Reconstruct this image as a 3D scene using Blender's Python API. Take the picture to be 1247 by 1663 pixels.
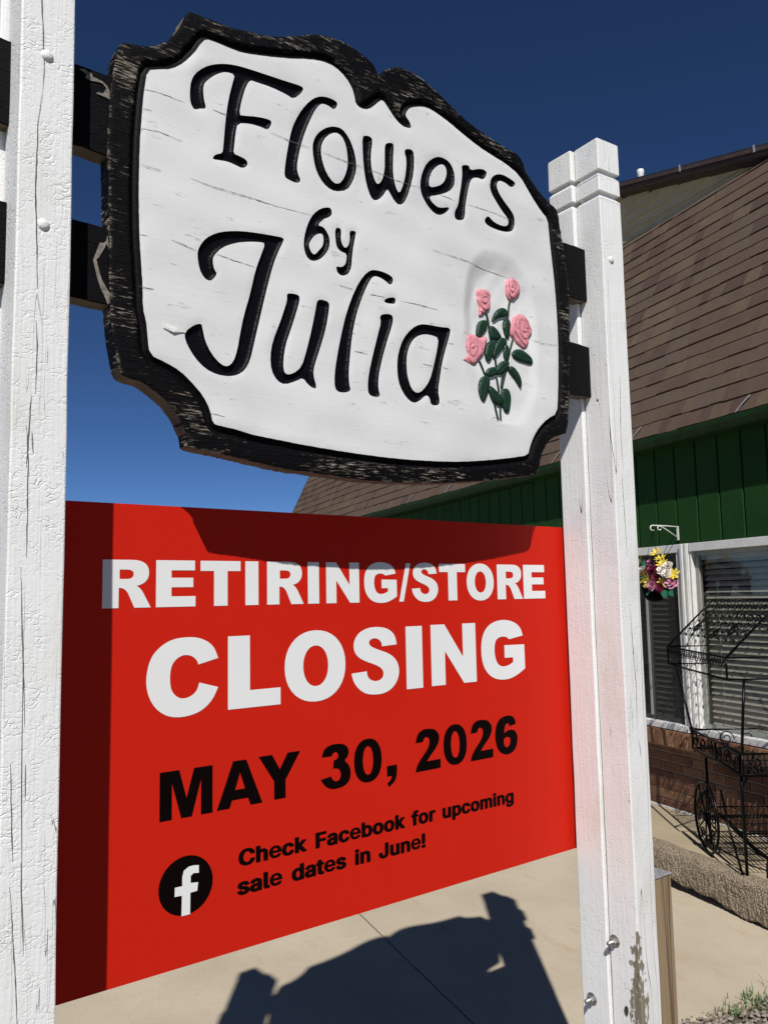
import bpy, bmesh, math, random
import numpy as np
from mathutils import Vector, Matrix
from mathutils.geometry import delaunay_2d_cdt

for _o in list(bpy.data.objects):
    bpy.data.objects.remove(_o)
SC = bpy.context.scene
COL = SC.collection

# ------------------------------------------------------------------ camera
cam_d = bpy.data.cameras.new("camera")
cam = bpy.data.objects.new("camera", cam_d)
COL.objects.link(cam)
cam_d.sensor_fit = 'VERTICAL'
cam_d.sensor_height = 24.0
cam_d.lens = 24.0 * 1347.0 / 1663.0
cam_d.clip_start = 0.02
cam_d.clip_end = 3000
_F = Vector((0.60671, 0.78829, 0.10337)); _R = Vector((0.79353, -0.60822, -0.01949))
_F.normalize(); _U = _R.cross(_F).normalized(); _R = _F.cross(_U).normalized()
cam.matrix_world = Matrix(((_R.x, _U.x, -_F.x, -0.3706), (_R.y, _U.y, -_F.y, -1.4027), (_R.z, _U.z, -_F.z, 1.7236), (0, 0, 0, 1)))
SC.camera = cam

# ------------------------------------------------------------------ sky, sun, exposure
SUN_DIR = Vector((0.7703, 1.0, -1.4559)).normalized()     # the way the light travels
SUN_EL = math.asin(-SUN_DIR.z)
world = bpy.data.worlds.new("World")
SC.world = world
world.use_nodes = True
wn = world.node_tree
bgn = wn.nodes["Background"]
sky = wn.nodes.new("ShaderNodeTexSky")
sky.sky_type = 'NISHITA'
sky.sun_disc = False
sky.sun_elevation = SUN_EL
sky.sun_rotation = math.atan2(-SUN_DIR.x, -SUN_DIR.y)
sky.altitude = 5000
sky.air_density = 1.0
sky.dust_density = 0.0
sky.ozone_density = 6.0
sgam = wn.nodes.new("ShaderNodeGamma"); sgam.inputs[1].default_value = 1.2     # deep, clear-air blue over the whole sky
wn.links.new(sky.outputs[0], sgam.inputs[0])
shs = wn.nodes.new("ShaderNodeHueSaturation"); shs.inputs["Saturation"].default_value = 1.03
wn.links.new(sgam.outputs[0], shs.inputs["Color"])
wn.links.new(shs.outputs[0], bgn.inputs[0])
bgn.inputs[1].default_value = 0.05
sun_d = bpy.data.lights.new("sun", 'SUN')
sun_d.energy = 5.0
sun_d.angle = math.radians(0.53)
sun_d.color = (1.0, 0.965, 0.91)
sun = bpy.data.objects.new("sun", sun_d)
COL.objects.link(sun)
sun.location = (-6, -8, 12)
sun.rotation_euler = SUN_DIR.to_track_quat('-Z', 'Y').to_euler()
vs = SC.view_settings
vs.view_transform = 'Standard'; vs.look = 'None'; vs.exposure = 0.0; vs.gamma = 1.0; vs.use_curve_mapping = False
SC.render.film_transparent = False

rnd = random.Random(7)
PI = math.pi

# ------------------------------------------------------------------ helpers
def tag(o, label=None, cat=None, group=None, kind=None):
    if label: o["label"] = label
    if cat: o["category"] = cat
    if group: o["group"] = group
    if kind: o["kind"] = kind
    return o

def empty(name, loc=(0, 0, 0), rz=0.0):
    o = bpy.data.objects.new(name, None)
    COL.objects.link(o)
    o.empty_display_size = 0.1
    o.location = loc
    o.rotation_euler = (0, 0, rz)
    return o

def link(name, me, parent=None, loc=None, rot=None):
    o = bpy.data.objects.new(name, me)
    COL.objects.link(o)
    if parent is not None: o.parent = parent
    if loc is not None: o.location = loc
    if rot is not None: o.rotation_euler = rot
    return o

def mesh(name, vs_, fs, mats, smooth=False, midx=None):
    me = bpy.data.meshes.new(name)
    me.from_pydata([tuple(v) for v in vs_], [], [tuple(f) for f in fs])
    if not isinstance(mats, (list, tuple)): mats = [mats]
    for m in mats: me.materials.append(m)
    if midx is not None: me.polygons.foreach_set("material_index", list(midx))
    if smooth: me.polygons.foreach_set("use_smooth", [True] * len(me.polygons))
    me.update()
    return me

class MB:
    """collects simple shapes into one mesh"""
    def __init__(self): self.v = []; self.f = []
    def box(self, x0, x1, y0, y1, z0, z1):
        b = len(self.v)
        self.v += [(x0, y0, z0), (x1, y0, z0), (x1, y1, z0), (x0, y1, z0), (x0, y0, z1), (x1, y0, z1), (x1, y1, z1), (x0, y1, z1)]
        self.f += [tuple(b + i for i in q) for q in ((0, 3, 2, 1), (4, 5, 6, 7), (0, 1, 5, 4), (1, 2, 6, 5), (2, 3, 7, 6), (3, 0, 4, 7))]
        return self
    def hull(self, bot, top):
        """prism between two loops of equal length"""
        b = len(self.v); n = len(bot)
        self.v += [tuple(p) for p in bot] + [tuple(p) for p in top]
        self.f.append(tuple(b + i for i in reversed(range(n)))); self.f.append(tuple(b + n + i for i in range(n)))
        for i in range(n):
            j = (i + 1) % n
            self.f.append((b + i, b + j, b + n + j, b + n + i))
        return self
    def tube(self, pts, r, n=6, closed=False, cap=True):
        pts = [Vector(p) for p in pts]; m = len(pts)
        if m < 2: return self
        rs = r if isinstance(r, (list, tuple)) else [r] * m
        b = len(self.v); prev = None
        for i, p in enumerate(pts):
            if closed: t = pts[(i + 1) % m] - pts[(i - 1) % m]
            else: t = pts[min(i + 1, m - 1)] - pts[max(i - 1, 0)]
            if t.length < 1e-9: t = Vector((0, 0, 1))
            t.normalize()
            if prev is None:
                a = Vector((0, 0, 1)) if abs(t.z) < 0.9 else Vector((1, 0, 0))
                nrm = t.cross(a).normalized()
            else:
                nrm = (prev - t * prev.dot(t))
                nrm = nrm.normalized() if nrm.length > 1e-6 else t.orthogonal().normalized()
            prev = nrm; bn = t.cross(nrm)
            for k in range(n):
                a = 2 * PI * k / n
                self.v.append(tuple(p + (nrm * math.cos(a) + bn * math.sin(a)) * rs[i]))
        for i in range(m if closed else m - 1):
            i2 = (i + 1) % m
            for k in range(n):
                k2 = (k + 1) % n
                self.f.append((b + i * n + k, b + i * n + k2, b + i2 * n + k2, b + i2 * n + k))
        if cap and not closed:
            self.f.append(tuple(b + k for k in reversed(range(n)))); self.f.append(tuple(b + (m - 1) * n + k for k in range(n)))
        return self
    def lathe(self, prof, n=16, axis='z', at=(0, 0, 0)):
        b = len(self.v)
        for r, h in prof:
            for k in range(n):
                a = 2 * PI * k / n
                p = (r * math.cos(a), r * math.sin(a), h)
                if axis == 'x': p = (h, p[0], p[1])
                if axis == 'y': p = (p[0], h, p[1])
                self.v.append((p[0] + at[0], p[1] + at[1], p[2] + at[2]))
        m = len(prof)
        for i in range(m - 1):
            for k in range(n):
                k2 = (k + 1) % n
                self.f.append((b + i * n + k, b + i * n + k2, b + (i + 1) * n + k2, b + (i + 1) * n + k))
        self.f.append(tuple(b + k for k in reversed(range(n)))); self.f.append(tuple(b + (m - 1) * n + k for k in range(n)))
        return self
    def build(self, name, mat_, parent=None, smooth=False, loc=None, rot=None):
        me = mesh(name, self.v, self.f, mat_, smooth)
        bm = bmesh.new(); bm.from_mesh(me); bmesh.ops.recalc_face_normals(bm, faces=bm.faces); bm.to_mesh(me); bm.free()
        return link(name, me, parent, loc, rot)

def soften(o, w=0.003, seg=2):
    """round the edges of a mesh for real (no modifier left behind)"""
    bm = bmesh.new(); bm.from_mesh(o.data)
    bmesh.ops.bevel(bm, geom=[e for e in bm.edges if e.calc_face_angle(0) > 0.5], offset=w, segments=seg, affect='EDGES', profile=0.6)
    bm.to_mesh(o.data); bm.free()
    return o

# ------------------------------------------------------------------ materials
class NT:
    def __init__(self, name):
        self.m = bpy.data.materials.new(name); self.m.use_nodes = True
        self.t = self.m.node_tree; self.p = self.t.nodes["Principled BSDF"]
        self.tc = self.t.nodes.new("ShaderNodeTexCoord")
        oi = self.t.nodes.new("ShaderNodeObjectInfo"); self.oi = oi
        mul = self.t.nodes.new("ShaderNodeVectorMath"); mul.operation = 'SCALE'
        cmb = self.t.nodes.new("ShaderNodeCombineXYZ")
        for i in range(3): self.L(oi.outputs["Random"], cmb.inputs[i])
        self.L(cmb.outputs[0], mul.inputs[0]); mul.inputs[3].default_value = 37.0
        add = self.t.nodes.new("ShaderNodeVectorMath"); add.operation = 'ADD'
        self.L(self.tc.outputs["Object"], add.inputs[0]); self.L(mul.outputs[0], add.inputs[1])
        self.co = add.outputs[0]; self.raw = self.tc.outputs["Object"]
    def L(self, a, b): self.t.links.new(a, b)
    def put(self, sock, v):
        if hasattr(v, "is_output"): self.L(v, sock)
        elif isinstance(v, (tuple, list)) and len(v) == 3 and len(sock.default_value) == 4: sock.default_value = (*v, 1)
        else: sock.default_value = v
    def noise(self, scale=(1, 1, 1), s=1.0, detail=4.0, rough=0.55, co=None, dist=0.0):
        mp = self.t.nodes.new("ShaderNodeMapping"); mp.inputs["Scale"].default_value = tuple(scale)
        self.L(co or self.co, mp.inputs["Vector"])
        n = self.t.nodes.new("ShaderNodeTexNoise"); n.inputs["Scale"].default_value = s
        n.inputs["Detail"].default_value = detail; n.inputs["Roughness"].default_value = rough; n.inputs["Distortion"].default_value = dist
        self.L(mp.outputs[0], n.inputs["Vector"])
        return n.outputs["Fac"]
    def voro(self, scale, s=1.0, feature='DISTANCE_TO_EDGE', out="Distance", co=None, rand=1.0):
        mp = self.t.nodes.new("ShaderNodeMapping"); mp.inputs["Scale"].default_value = tuple(scale)
        self.L(co or self.co, mp.inputs["Vector"])
        n = self.t.nodes.new("ShaderNodeTexVoronoi"); n.feature = feature; n.inputs["Scale"].default_value = s
        n.inputs["Randomness"].default_value = rand
        self.L(mp.outputs[0], n.inputs["Vector"])
        return n.outputs[out]
    def m_(self, op, a, b=None, c=None, clamp=False):
        n = self.t.nodes.new("ShaderNodeMath"); n.operation = op; n.use_clamp = clamp
        self.put(n.inputs[0], a)
        if b is not None: self.put(n.inputs[1], b)
        if c is not None: self.put(n.inputs[2], c)
        return n.outputs[0]
    def ramp(self, f, a, b, lo=0.0, hi=1.0, smooth=True):
        n = self.t.nodes.new("ShaderNodeMapRange"); n.interpolation_type = 'SMOOTHSTEP' if smooth else 'LINEAR'
        self.put(n.inputs[0], f)
        n.inputs[1].default_value = a; n.inputs[2].default_value = b; n.inputs[3].default_value = lo; n.inputs[4].default_value = hi
        return n.outputs[0]
    def mix(self, f, a, b):
        n = self.t.nodes.new("ShaderNodeMix"); n.data_type = 'RGBA'
        self.put(n.inputs[0], f); self.put(n.inputs[6], a); self.put(n.inputs[7], b)
        return n.outputs[2]
    def line(self, scale, w, detail=2.0, level=0.5, co=None):
        """thin wandering contour lines of a stretched noise: 1 on the line"""
        f = self.noise(scale, 1.0, detail, 0.5, co)
        return self.ramp(self.m_('ABSOLUTE', self.m_('SUBTRACT', f, level)), 0.0, w, 1.0, 0.0)
    def bump(self, h, strength=0.5, dist=0.002, base=None):
        b = self.t.nodes.new("ShaderNodeBump"); b.inputs["Strength"].default_value = strength; b.inputs["Distance"].default_value = dist
        self.L(h, b.inputs["Height"])
        if base is not None: self.L(base, b.inputs["Normal"])
        return b.outputs[0]
    def sep(self, v):
        n = self.t.nodes.new("ShaderNodeSeparateXYZ"); self.L(v, n.inputs[0]); return n.outputs
    def attr(self, name):
        n = self.t.nodes.new("ShaderNodeAttribute"); n.attribute_name = name; return n.outputs["Fac"]
    def done(self, color=None, rough=None, normal=None, metal=None, spec=None):
        if color is not None: self.put(self.p.inputs["Base Color"], color)
        if rough is not None: self.put(self.p.inputs["Roughness"], rough)
        if normal is not None: self.L(normal, self.p.inputs["Normal"])
        if metal is not None: self.put(self.p.inputs["Metallic"], metal)
        if spec is not None: self.put(self.p.inputs["Specular IOR Level"], spec)
        return self.m

def plain(name, color, rough=0.6, metal=0.0, var=0.12, s=30.0, bump=0.0, spec=0.5):
    n = NT(name)
    f = n.noise((1, 1, 1), s, 5)
    c = n.mix(n.ramp(f, 0.3, 0.7), tuple(x * (1 - var) for x in color), tuple(min(1, x * (1 + var)) for x in color))
    nm = n.bump(f, bump, 0.002) if bump else None
    return n.done(c, rough, nm, metal, spec)

def post_paint(name, peel=None, crackle=0.35, stain=(0.62, 0.6, 0.5)):
    """old white paint on a timber post, grain running up local z"""
    n = NT(name)
    grain = n.noise((90, 90, 5), 1.0, 6, 0.6)
    ring = n.noise((24, 24, 1.2), 1.0, 3, 0.5, dist=0.4)
    rings = n.m_('SINE', n.m_('MULTIPLY', ring, 60.0))
    cross = n.noise((40, 40, 130), 1.0, 3, 0.6)
    wv_ = n.t.nodes.new("ShaderNodeTexNoise"); wv_.inputs["Scale"].default_value = 55.0; wv_.inputs["Detail"].default_value = 3; n.L(n.co, wv_.inputs["Vector"])
    wa = n.t.nodes.new("ShaderNodeVectorMath"); wa.operation = 'MULTIPLY_ADD'; n.L(wv_.outputs["Color"], wa.inputs[0]); wa.inputs[1].default_value = (.016, .016, .016); n.L(n.co, wa.inputs[2])
    vor = n.voro((70, 70, 115), 1.0, co=wa.outputs[0])
    wob = n.noise((1, 1, 1), 9.0, 3)
    crk = n.m_('MULTIPLY', n.ramp(vor, 0.0, 0.16, 1.0, 0.0), n.ramp(n.noise((1, 1, 1), 34.0, 4, 0.7), 0.40, 0.66, 0.0, 1.0))
    crk = n.m_('MULTIPLY', crk, n.ramp(wob, 0.35, 0.6, 0.35, 1.0))
    longc = n.m_('MULTIPLY', n.line((15, 15, 0.55), 0.0035, 2.0), n.ramp(n.noise((5, 5, 1.0), 1.0, 2), 0.5, 0.56))
    fine = n.m_('MULTIPLY', n.line((34, 34, 1.6), 0.004, 3.0, 0.47), n.ramp(n.noise((9, 9, 3), 1.0, 2), 0.56, 0.62))
    dark = n.m_('MAXIMUM', longc, n.m_('MULTIPLY', fine, 0.7))
    dirt = n.ramp(n.noise((7, 7, 3), 1.0, 6, 0.65), 0.48, 0.74, 0.0, 0.55)
    col = n.mix(dirt, (0.80, 0.80, 0.79), stain)
    col = n.mix(n.m_('MULTIPLY', crk, 0.07), col, (0.4, 0.4, 0.38))
    col = n.mix(dark, col, (0.06, 0.05, 0.045))
    h = n.m_('ADD', n.m_('MULTIPLY', grain, 0.5), n.m_('MULTIPLY', cross, 0.22))
    h = n.m_('ADD', h, n.m_('MULTIPLY', rings, 0.07))
    h = n.m_('ADD', h, n.m_('MULTIPLY', n.noise((70, 70, 45), 1.0, 5, 0.7, dist=1.2), 0.42))
    h = n.m_('SUBTRACT', h, n.m_('MULTIPLY', crk, crackle))
    h = n.m_('SUBTRACT', h, n.m_('MULTIPLY', dark, 2.0))
    if peel:
        x0, y0, z0, z1, wd = peel
        sp = n.sep(n.raw)
        dx = n.m_('ABSOLUTE', n.m_('SUBTRACT', sp[0], x0)); dy = n.m_('ABSOLUTE', n.m_('SUBTRACT', sp[1], y0))
        d = n.m_('ADD', dx, dy)
        d = n.m_('DIVIDE', d, n.ramp(n.noise((1, 1, 11), 1.0, 3, 0.6), 0.38, 0.62, 0.35, 1.9))
        zz = n.m_('MULTIPLY', n.ramp(sp[2], z0, z0 + 0.12), n.ramp(sp[2], z1 - 0.18, z1, 1.0, 0.0))
        k = n.m_('SUBTRACT', n.m_('MULTIPLY', zz, 1.05), n.m_('DIVIDE', d, wd))
        k = n.m_('ADD', k, n.m_('MULTIPLY', n.m_('SUBTRACT', n.noise((75, 75, 26), 1.0, 6, 0.75), 0.5), 3.6))
        pm = n.ramp(k, 0.42, 0.52)
        wood = n.mix(grain, (0.13, 0.105, 0.075), (0.30, 0.26, 0.19))
        col = n.mix(pm, col, wood)
        h = n.m_('SUBTRACT', h, n.m_('MULTIPLY', pm, 1.2))
    return n.done(col, n.ramp(grain, 0.3, 0.7, 0.42, 0.6), n.bump(h, 0.62, 0.0019), spec=0.35)

M = {}
M['post'] = post_paint("weathered_white_paint")
M['post_crackled'] = post_paint("crackled_white_paint", crackle=0.8)
M['post_peeling'] = post_paint("peeling_white_paint", peel=(-0.040, -0.040, 0.35, 0.98, 0.028))
M['bolt_white'] = plain("painted_bolt", (0.76, 0.76, 0.73), 0.45, 0, 0.1, 300, 0.6)

def field_paint():
    n = NT("sign_white_paint")
    grain = n.noise((6, 6, 240), 1.0, 5, 0.6)
    soft = n.noise((1, 1, 1), 5.0, 4)
    hair = n.m_('MULTIPLY', n.line((9, 9, 120), 0.014, 2.0), n.ramp(n.noise((13, 13, 34), 1.0, 3), 0.63, 0.71))
    hair2 = n.m_('MULTIPLY', n.line((20, 20, 210), 0.02, 2.0, 0.46), n.ramp(n.noise((22, 22, 60), 1.0, 3), 0.655, 0.72))
    hair = n.m_('MAXIMUM', hair, n.m_('MULTIPLY', hair2, 0.8))
    col = n.mix(n.ramp(soft, 0.35, 0.75), (0.725, 0.73, 0.72), (0.66, 0.665, 0.66))
    col = n.mix(n.m_('MULTIPLY', hair, 0.75), col, (0.16, 0.15, 0.14))
    h = n.m_('SUBTRACT', n.m_('MULTIPLY', grain, 0.35), n.m_('MULTIPLY', hair, 1.2))
    h = n.m_('ADD', h, n.m_('MULTIPLY', n.noise((30, 30, 60), 1.0, 4), 0.3))
    return n.done(col, 0.5, n.bump(h, 0.6, 0.0012), spec=0.4)
M['field'] = field_paint()

def black_peel(name, use_attr=True, amount=0.0):
    n = NT(name)
    st = n.noise((34, 34, 380), 1.0, 5, 0.7)
    area = n.noise((4.5, 4.5, 9), 1.0, 4, 0.6)
    k = n.m_('ADD', n.m_('MULTIPLY', st, 0.75), n.m_('MULTIPLY', area, 0.55))
    pm = n.ramp(k, 0.722 - amount, 0.75 - amount)
    if use_attr:
        dd = n.attr("groove")
        edge = n.m_('MULTIPLY', n.ramp(n.attr("rim"), 0.0, 0.006, 1, 0), n.ramp(n.noise((9, 9, 22), 1.0, 4, 0.7), 0.52, 0.58))
        pm = n.m_('MULTIPLY', pm, n.ramp(dd, 0.012, 0.022))
        pm = n.m_('MAXIMUM', pm, n.m_('MULTIPLY', edge, n.ramp(st, 0.42, 0.5)))
    fib = n.noise((14, 14, 320), 1.0, 4, 0.7)
    wood = n.mix(fib, (0.10, 0.083, 0.068), (0.32, 0.275, 0.225))
    wood = n.mix(n.ramp(n.noise((30, 30, 90), 1.0, 3), 0.55, 0.65), wood, (0.42, 0.39, 0.35))
    blk = n.mix(fib, (0.0015, 0.0015, 0.003), (0.005, 0.0045, 0.005))
    col = n.mix(pm, blk, wood)
    hh = n.m_('SUBTRACT', n.m_('MULTIPLY', fib, 0.9), n.m_('MULTIPLY', pm, 0.6))
    hh = n.m_('ADD', hh, n.m_('MULTIPLY', st, 0.6))
    if use_attr: hh = n.m_('MULTIPLY', hh, n.ramp(dd, 0.004, 0.02, 0.25, 1.0))
    return n.done(col, n.ramp(pm, 0, 1, 0.5, 0.85), n.bump(hh, 0.9, 0.003), spec=0.07)
M['frame'] = black_peel("peeling_black_paint")
M['board_side'] = black_peel("worn_black_edge", False, 0.05)
M['strap'] = black_peel("black_board_paint", False, -0.10)

def gloss_black():
    n = NT("glossy_black_letter_paint")
    f = n.noise((60, 60, 60), 1.0, 4); g = n.noise((30, 30, 200), 1.0, 3)
    return n.done(n.mix(f, (0.002, 0.002, 0.003), (0.005, 0.005, 0.007)), 0.42, n.bump(n.m_('ADD', f, g), 0.9, 0.0018), spec=0.10)
M['letter'] = gloss_black()
M['crack'] = plain("dark_crack", (0.10, 0.09, 0.08), 0.9, 0, 0.5, 200)
M['rose'] = plain("pink_rose_paint", (0.68, 0.26, 0.30), 0.6, 0, 0.18, 140, 0.5)
M['leaf'] = plain("dark_green_paint", (0.008, 0.035, 0.018), 0.5, 0, 0.35, 200, 0.5, 0.35)
M['stem'] = plain("green_stem_paint", (0.006, 0.03, 0.013), 0.5, 0, 0.45, 220, 0.5, 0.3)
M['red'] = plain("red_print", (0.545, 0.015, 0.0055), 0.5, 0, 0.02, 3, 0, 0.10)
M['white_print'] = plain("white_print", (0.75, 0.755, 0.75), 0.5, 0, 0.015, 3, 0, 0.15)
M['black_print'] = plain("black_print", (0.003, 0.001, 0.001), 0.5, 0, 0.1, 3, 0, 0.06)
M['panel_edge'] = plain("panel_edge", (0.30, 0.03, 0.03), 0.5)
M['steel'] = plain("zinc_steel", (0.42, 0.41, 0.39), 0.42, 0.9, 0.25, 250, 0.4)
M['galv'] = plain("galvanised_plate", (0.55, 0.56, 0.56), 0.4, 0.6, 0.2, 90, 0.2)
M['black_iron'] = plain("black_wrought_iron", (0.002, 0.002, 0.002), 0.28, 0.0, 0.4, 120, 0.3, 0.14)
M['dark_hole'] = plain("splintered_hole", (0.05, 0.035, 0.025), 0.9)

def raw_wood():
    n = NT("treated_raw_timber")
    g = n.noise((55, 55, 3.5), 1.0, 5, 0.6); b = n.noise((14, 14, 0.8), 1.0, 3, 0.5, dist=0.5)
    w = n.ramp(n.m_('SINE', n.m_('MULTIPLY', b, 46.0)), -0.4, 1.0)
    c = n.mix(w, (0.27, 0.19, 0.11), (0.10, 0.062, 0.032))
    c = n.mix(n.m_('MULTIPLY', g, 0.3), c, (0.36, 0.27, 0.17))
    return n.done(c, 0.75, n.bump(n.m_('ADD', g, w), 0.4, 0.0015))
M['raw'] = raw_wood()

def concrete(name, base, dark, stain, bump=0.35):
    n = NT(name)
    a = n.noise((1, 1, 1), 1.6, 6, 0.6); b = n.noise((1, 1, 1), 130.0, 4, 0.7); c = n.noise((1, 1, 1), 22.0, 5, 0.6)
    col = n.mix(n.ramp(a, 0.35, 0.7), base, dark)
    col = n.mix(n.ramp(c, 0.45, 0.75, 0, 0.35), col, dark)
    r = n.ramp(n.noise((1.1, 2.4, 1), 3.1, 5, 0.65), 0.57, 0.74, 0, 0.55)
    col = n.mix(r, col, stain)
    col = n.mix(n.ramp(b, 0.35, 0.75, 0, 0.30), col, tuple(x * 0.55 for x in base))
    sp = n.voro((1, 1, 1), 60.0, 'F1')
    col = n.mix(n.m_('MULTIPLY', n.ramp(sp, 0.05, 0.12, 1, 0), n.ramp(c, 0.54, 0.60)), col, (0.08, 0.05, 0.04))
    return n.done(col, 0.85, n.bump(n.m_('ADD', b, n.m_('MULTIPLY', c, 0.7)), bump, 0.003), spec=0.25)
M['walk'] = concrete("tan_concrete", (0.50, 0.43, 0.325), (0.43, 0.365, 0.27), (0.42, 0.30, 0.19))
M['porch'] = concrete("porch_concrete", (0.42, 0.345, 0.225), (0.34, 0.28, 0.19), (0.33, 0.25, 0.14))

def aggregate():
    n = NT("exposed_aggregate")
    v = n.voro((1, 1, 1), 130.0, 'F1'); vc = n.voro((1, 1, 1), 130.0, 'F1', "Color")
    big = n.noise((1, 1, 1), 9.0, 5, 0.65); sm = n.noise((1, 1, 1), 160.0, 4, 0.7)
    hs = n.t.nodes.new("ShaderNodeSeparateColor"); n.L(vc, hs.inputs[0])
    col = n.mix(n.ramp(hs.outputs[0], 0.1, 0.9), (0.30, 0.23, 0.155), (0.56, 0.46, 0.32))
    col = n.mix(n.ramp(v, 0.35, 0.6), col, (0.14, 0.11, 0.08))
    col = n.mix(n.ramp(big, 0.35, 0.7, 0, 0.6), col, (0.31, 0.25, 0.175))
    h = n.m_('ADD', n.m_('MULTIPLY', v, -1.0), n.m_('ADD', n.m_('MULTIPLY', sm, 0.7), n.m_('MULTIPLY', big, 2.0)))
    return n.done(col, 0.9, n.bump(h, 1.0, 0.006), spec=0.2)
M['aggregate'] = aggregate()
M['soil'] = concrete("gravelly_soil", (0.20, 0.165, 0.12), (0.13, 0.105, 0.08), (0.17, 0.12, 0.08), 1.0)
M['ground'] = concrete("ground_dirt", (0.20, 0.18, 0.12), (0.13, 0.13, 0.08), (0.16, 0.12, 0.08), 0.8)
M['grass'] = plain("grass_blade", (0.075, 0.13, 0.035), 0.6, 0, 0.5, 8)
M['stone_a'] = plain("pebble_grey", (0.26, 0.235, 0.20), 0.85, 0, 0.3, 120, 0.5)
M['stone_b'] = plain("pebble_brown", (0.17, 0.125, 0.09), 0.85, 0, 0.3, 120, 0.5)

def brick_mat(name, a, b):
    n = NT(name)
    f = n.noise((1, 1, 1), 60.0, 5, 0.7); g = n.noise((1, 1, 1), 9.0, 3)
    c = n.mix(f, a, b); c = n.mix(n.ramp(g, 0.5, 0.7, 0, 0.5), c, tuple(x * 0.6 for x in a))
    return n.done(c, 0.85, n.bump(f, 0.7, 0.003), spec=0.2)
M['brick1'] = brick_mat("brown_brick", (0.135, 0.062, 0.036), (0.20, 0.10, 0.06))
M['brick2'] = brick_mat("dark_brown_brick", (0.10, 0.045, 0.028), (0.165, 0.08, 0.048))
M['brick3'] = brick_mat("tan_brown_brick", (0.17, 0.085, 0.045), (0.25, 0.14, 0.08))
M['mortar'] = brick_mat("mortar", (0.25, 0.19, 0.13), (0.33, 0.26, 0.19))

def green_siding():
    n = NT("dark_green_siding_paint")
    g = n.noise((9, 9, 110), 1.0, 4, 0.6); s = n.noise((1, 1, 1), 5.0, 4)
    c = n.mix(g, (0.011, 0.044, 0.010), (0.018, 0.064, 0.015)); c = n.mix(n.ramp(s, 0.4, 0.7, 0, 0.4), c, (0.009, 0.036, 0.010))
    return n.done(c, 0.6, n.bump(g, 0.5, 0.002), spec=0.08)
M['green'] = green_siding()
M['green_trim'] = plain("green_gutter_paint", (0.012, 0.038, 0.010), 0.5, 0, 0.2, 12, 0, 0.15)

def shingle_mat(name, a):
    n = NT(name)
    f = n.noise((1, 1, 1), 260.0, 3, 0.8); g = n.noise((1, 1, 1), 14.0, 4, 0.6)
    c = n.mix(n.ramp(f, 0.3, 0.7), tuple(x * 0.52 for x in a), tuple(x * 1.15 for x in a))
    c = n.mix(n.ramp(g, 0.35, 0.7, 0, 0.45), c, tuple(x * 0.65 for x in a))
    return n.done(c, 0.92, n.bump(f, 0.8, 0.002), spec=0.06)
M['sh'] = [shingle_mat("shingle_tone", c) for c in ((0.140, 0.100, 0.074), (0.132, 0.094, 0.071), (0.155, 0.113, 0.080), (0.124, 0.086, 0.067), (0.108, 0.073, 0.060), (0.136, 0.101, 0.080))]
M['sh_under'] = plain("roof_felt", (0.012, 0.009, 0.008), 0.9)
M['brown_trim'] = plain("brown_metal_trim", (0.075, 0.050, 0.042), 0.45, 0, 0.15, 10)
M['brown_soffit'] = plain("brown_soffit", (0.05, 0.026, 0.018), 0.5, 0, 0.2, 10)
M['dark_trim'] = plain("dark_drip_edge", (0.02, 0.02, 0.024), 0.4, 0, 0.2, 10)
M['beige'] = plain("beige_vinyl_siding", (0.56, 0.47, 0.29), 0.5, 0, 0.08, 6)
M['pvc'] = plain("white_pvc", (0.8, 0.8, 0.8), 0.4)
M['win_white'] = plain("white_vinyl_window_trim", (0.70, 0.70, 0.67), 0.4, 0, 0.06, 20)
M['win_grey'] = plain("grey_sash", (0.30, 0.31, 0.28), 0.45, 0, 0.08, 20)
M['slat'] = plain("pale_blind_slat", (0.62, 0.61, 0.55), 0.45, 0, 0.06, 10)
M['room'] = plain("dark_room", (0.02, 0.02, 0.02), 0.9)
M['string'] = plain("blind_cord", (0.5, 0.5, 0.46), 0.8)

def glass():
    n = NT("window_glass")
    t = n.t; out = t.nodes["Material Output"]
    tr = t.nodes.new("ShaderNodeBsdfTransparent"); tr.inputs[0].default_value = (0.86, 0.86, 0.84, 1)
    gl = t.nodes.new("ShaderNodeBsdfGlossy"); gl.inputs["Roughness"].default_value = 0.01
    fr = t.nodes.new("ShaderNodeFresnel"); fr.inputs[0].default_value = 1.52
    mx = t.nodes.new("ShaderNodeMixShader")
    lw = t.nodes.new("ShaderNodeLayerWeight"); lw.inputs[0].default_value = 0.5
    n.L(n.m_('ADD', 0.06, n.m_('MULTIPLY', n.m_('POWER', lw.outputs["Facing"], 4.5), 0.6)), mx.inputs[0]); n.L(tr.outputs[0], mx.inputs[1]); n.L(gl.outputs[0], mx.inputs[2])
    n.L(mx.outputs[0], out.inputs[0])
    return n.m
M['glass'] = glass()
def screen():
    n = NT("insect_screen")
    t = n.t; out = t.nodes["Material Output"]
    tr = t.nodes.new("ShaderNodeBsdfTransparent"); df = t.nodes.new("ShaderNodeBsdfDiffuse"); df.inputs[0].default_value = (0.03, 0.03, 0.03, 1)
    mx = t.nodes.new("ShaderNodeMixShader"); mx.inputs[0].default_value = 0.62
    n.L(tr.outputs[0], mx.inputs[1]); n.L(df.outputs[0], mx.inputs[2]); n.L(mx.outputs[0], out.inputs[0])
    return n.m
M['screen'] = screen()

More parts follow.
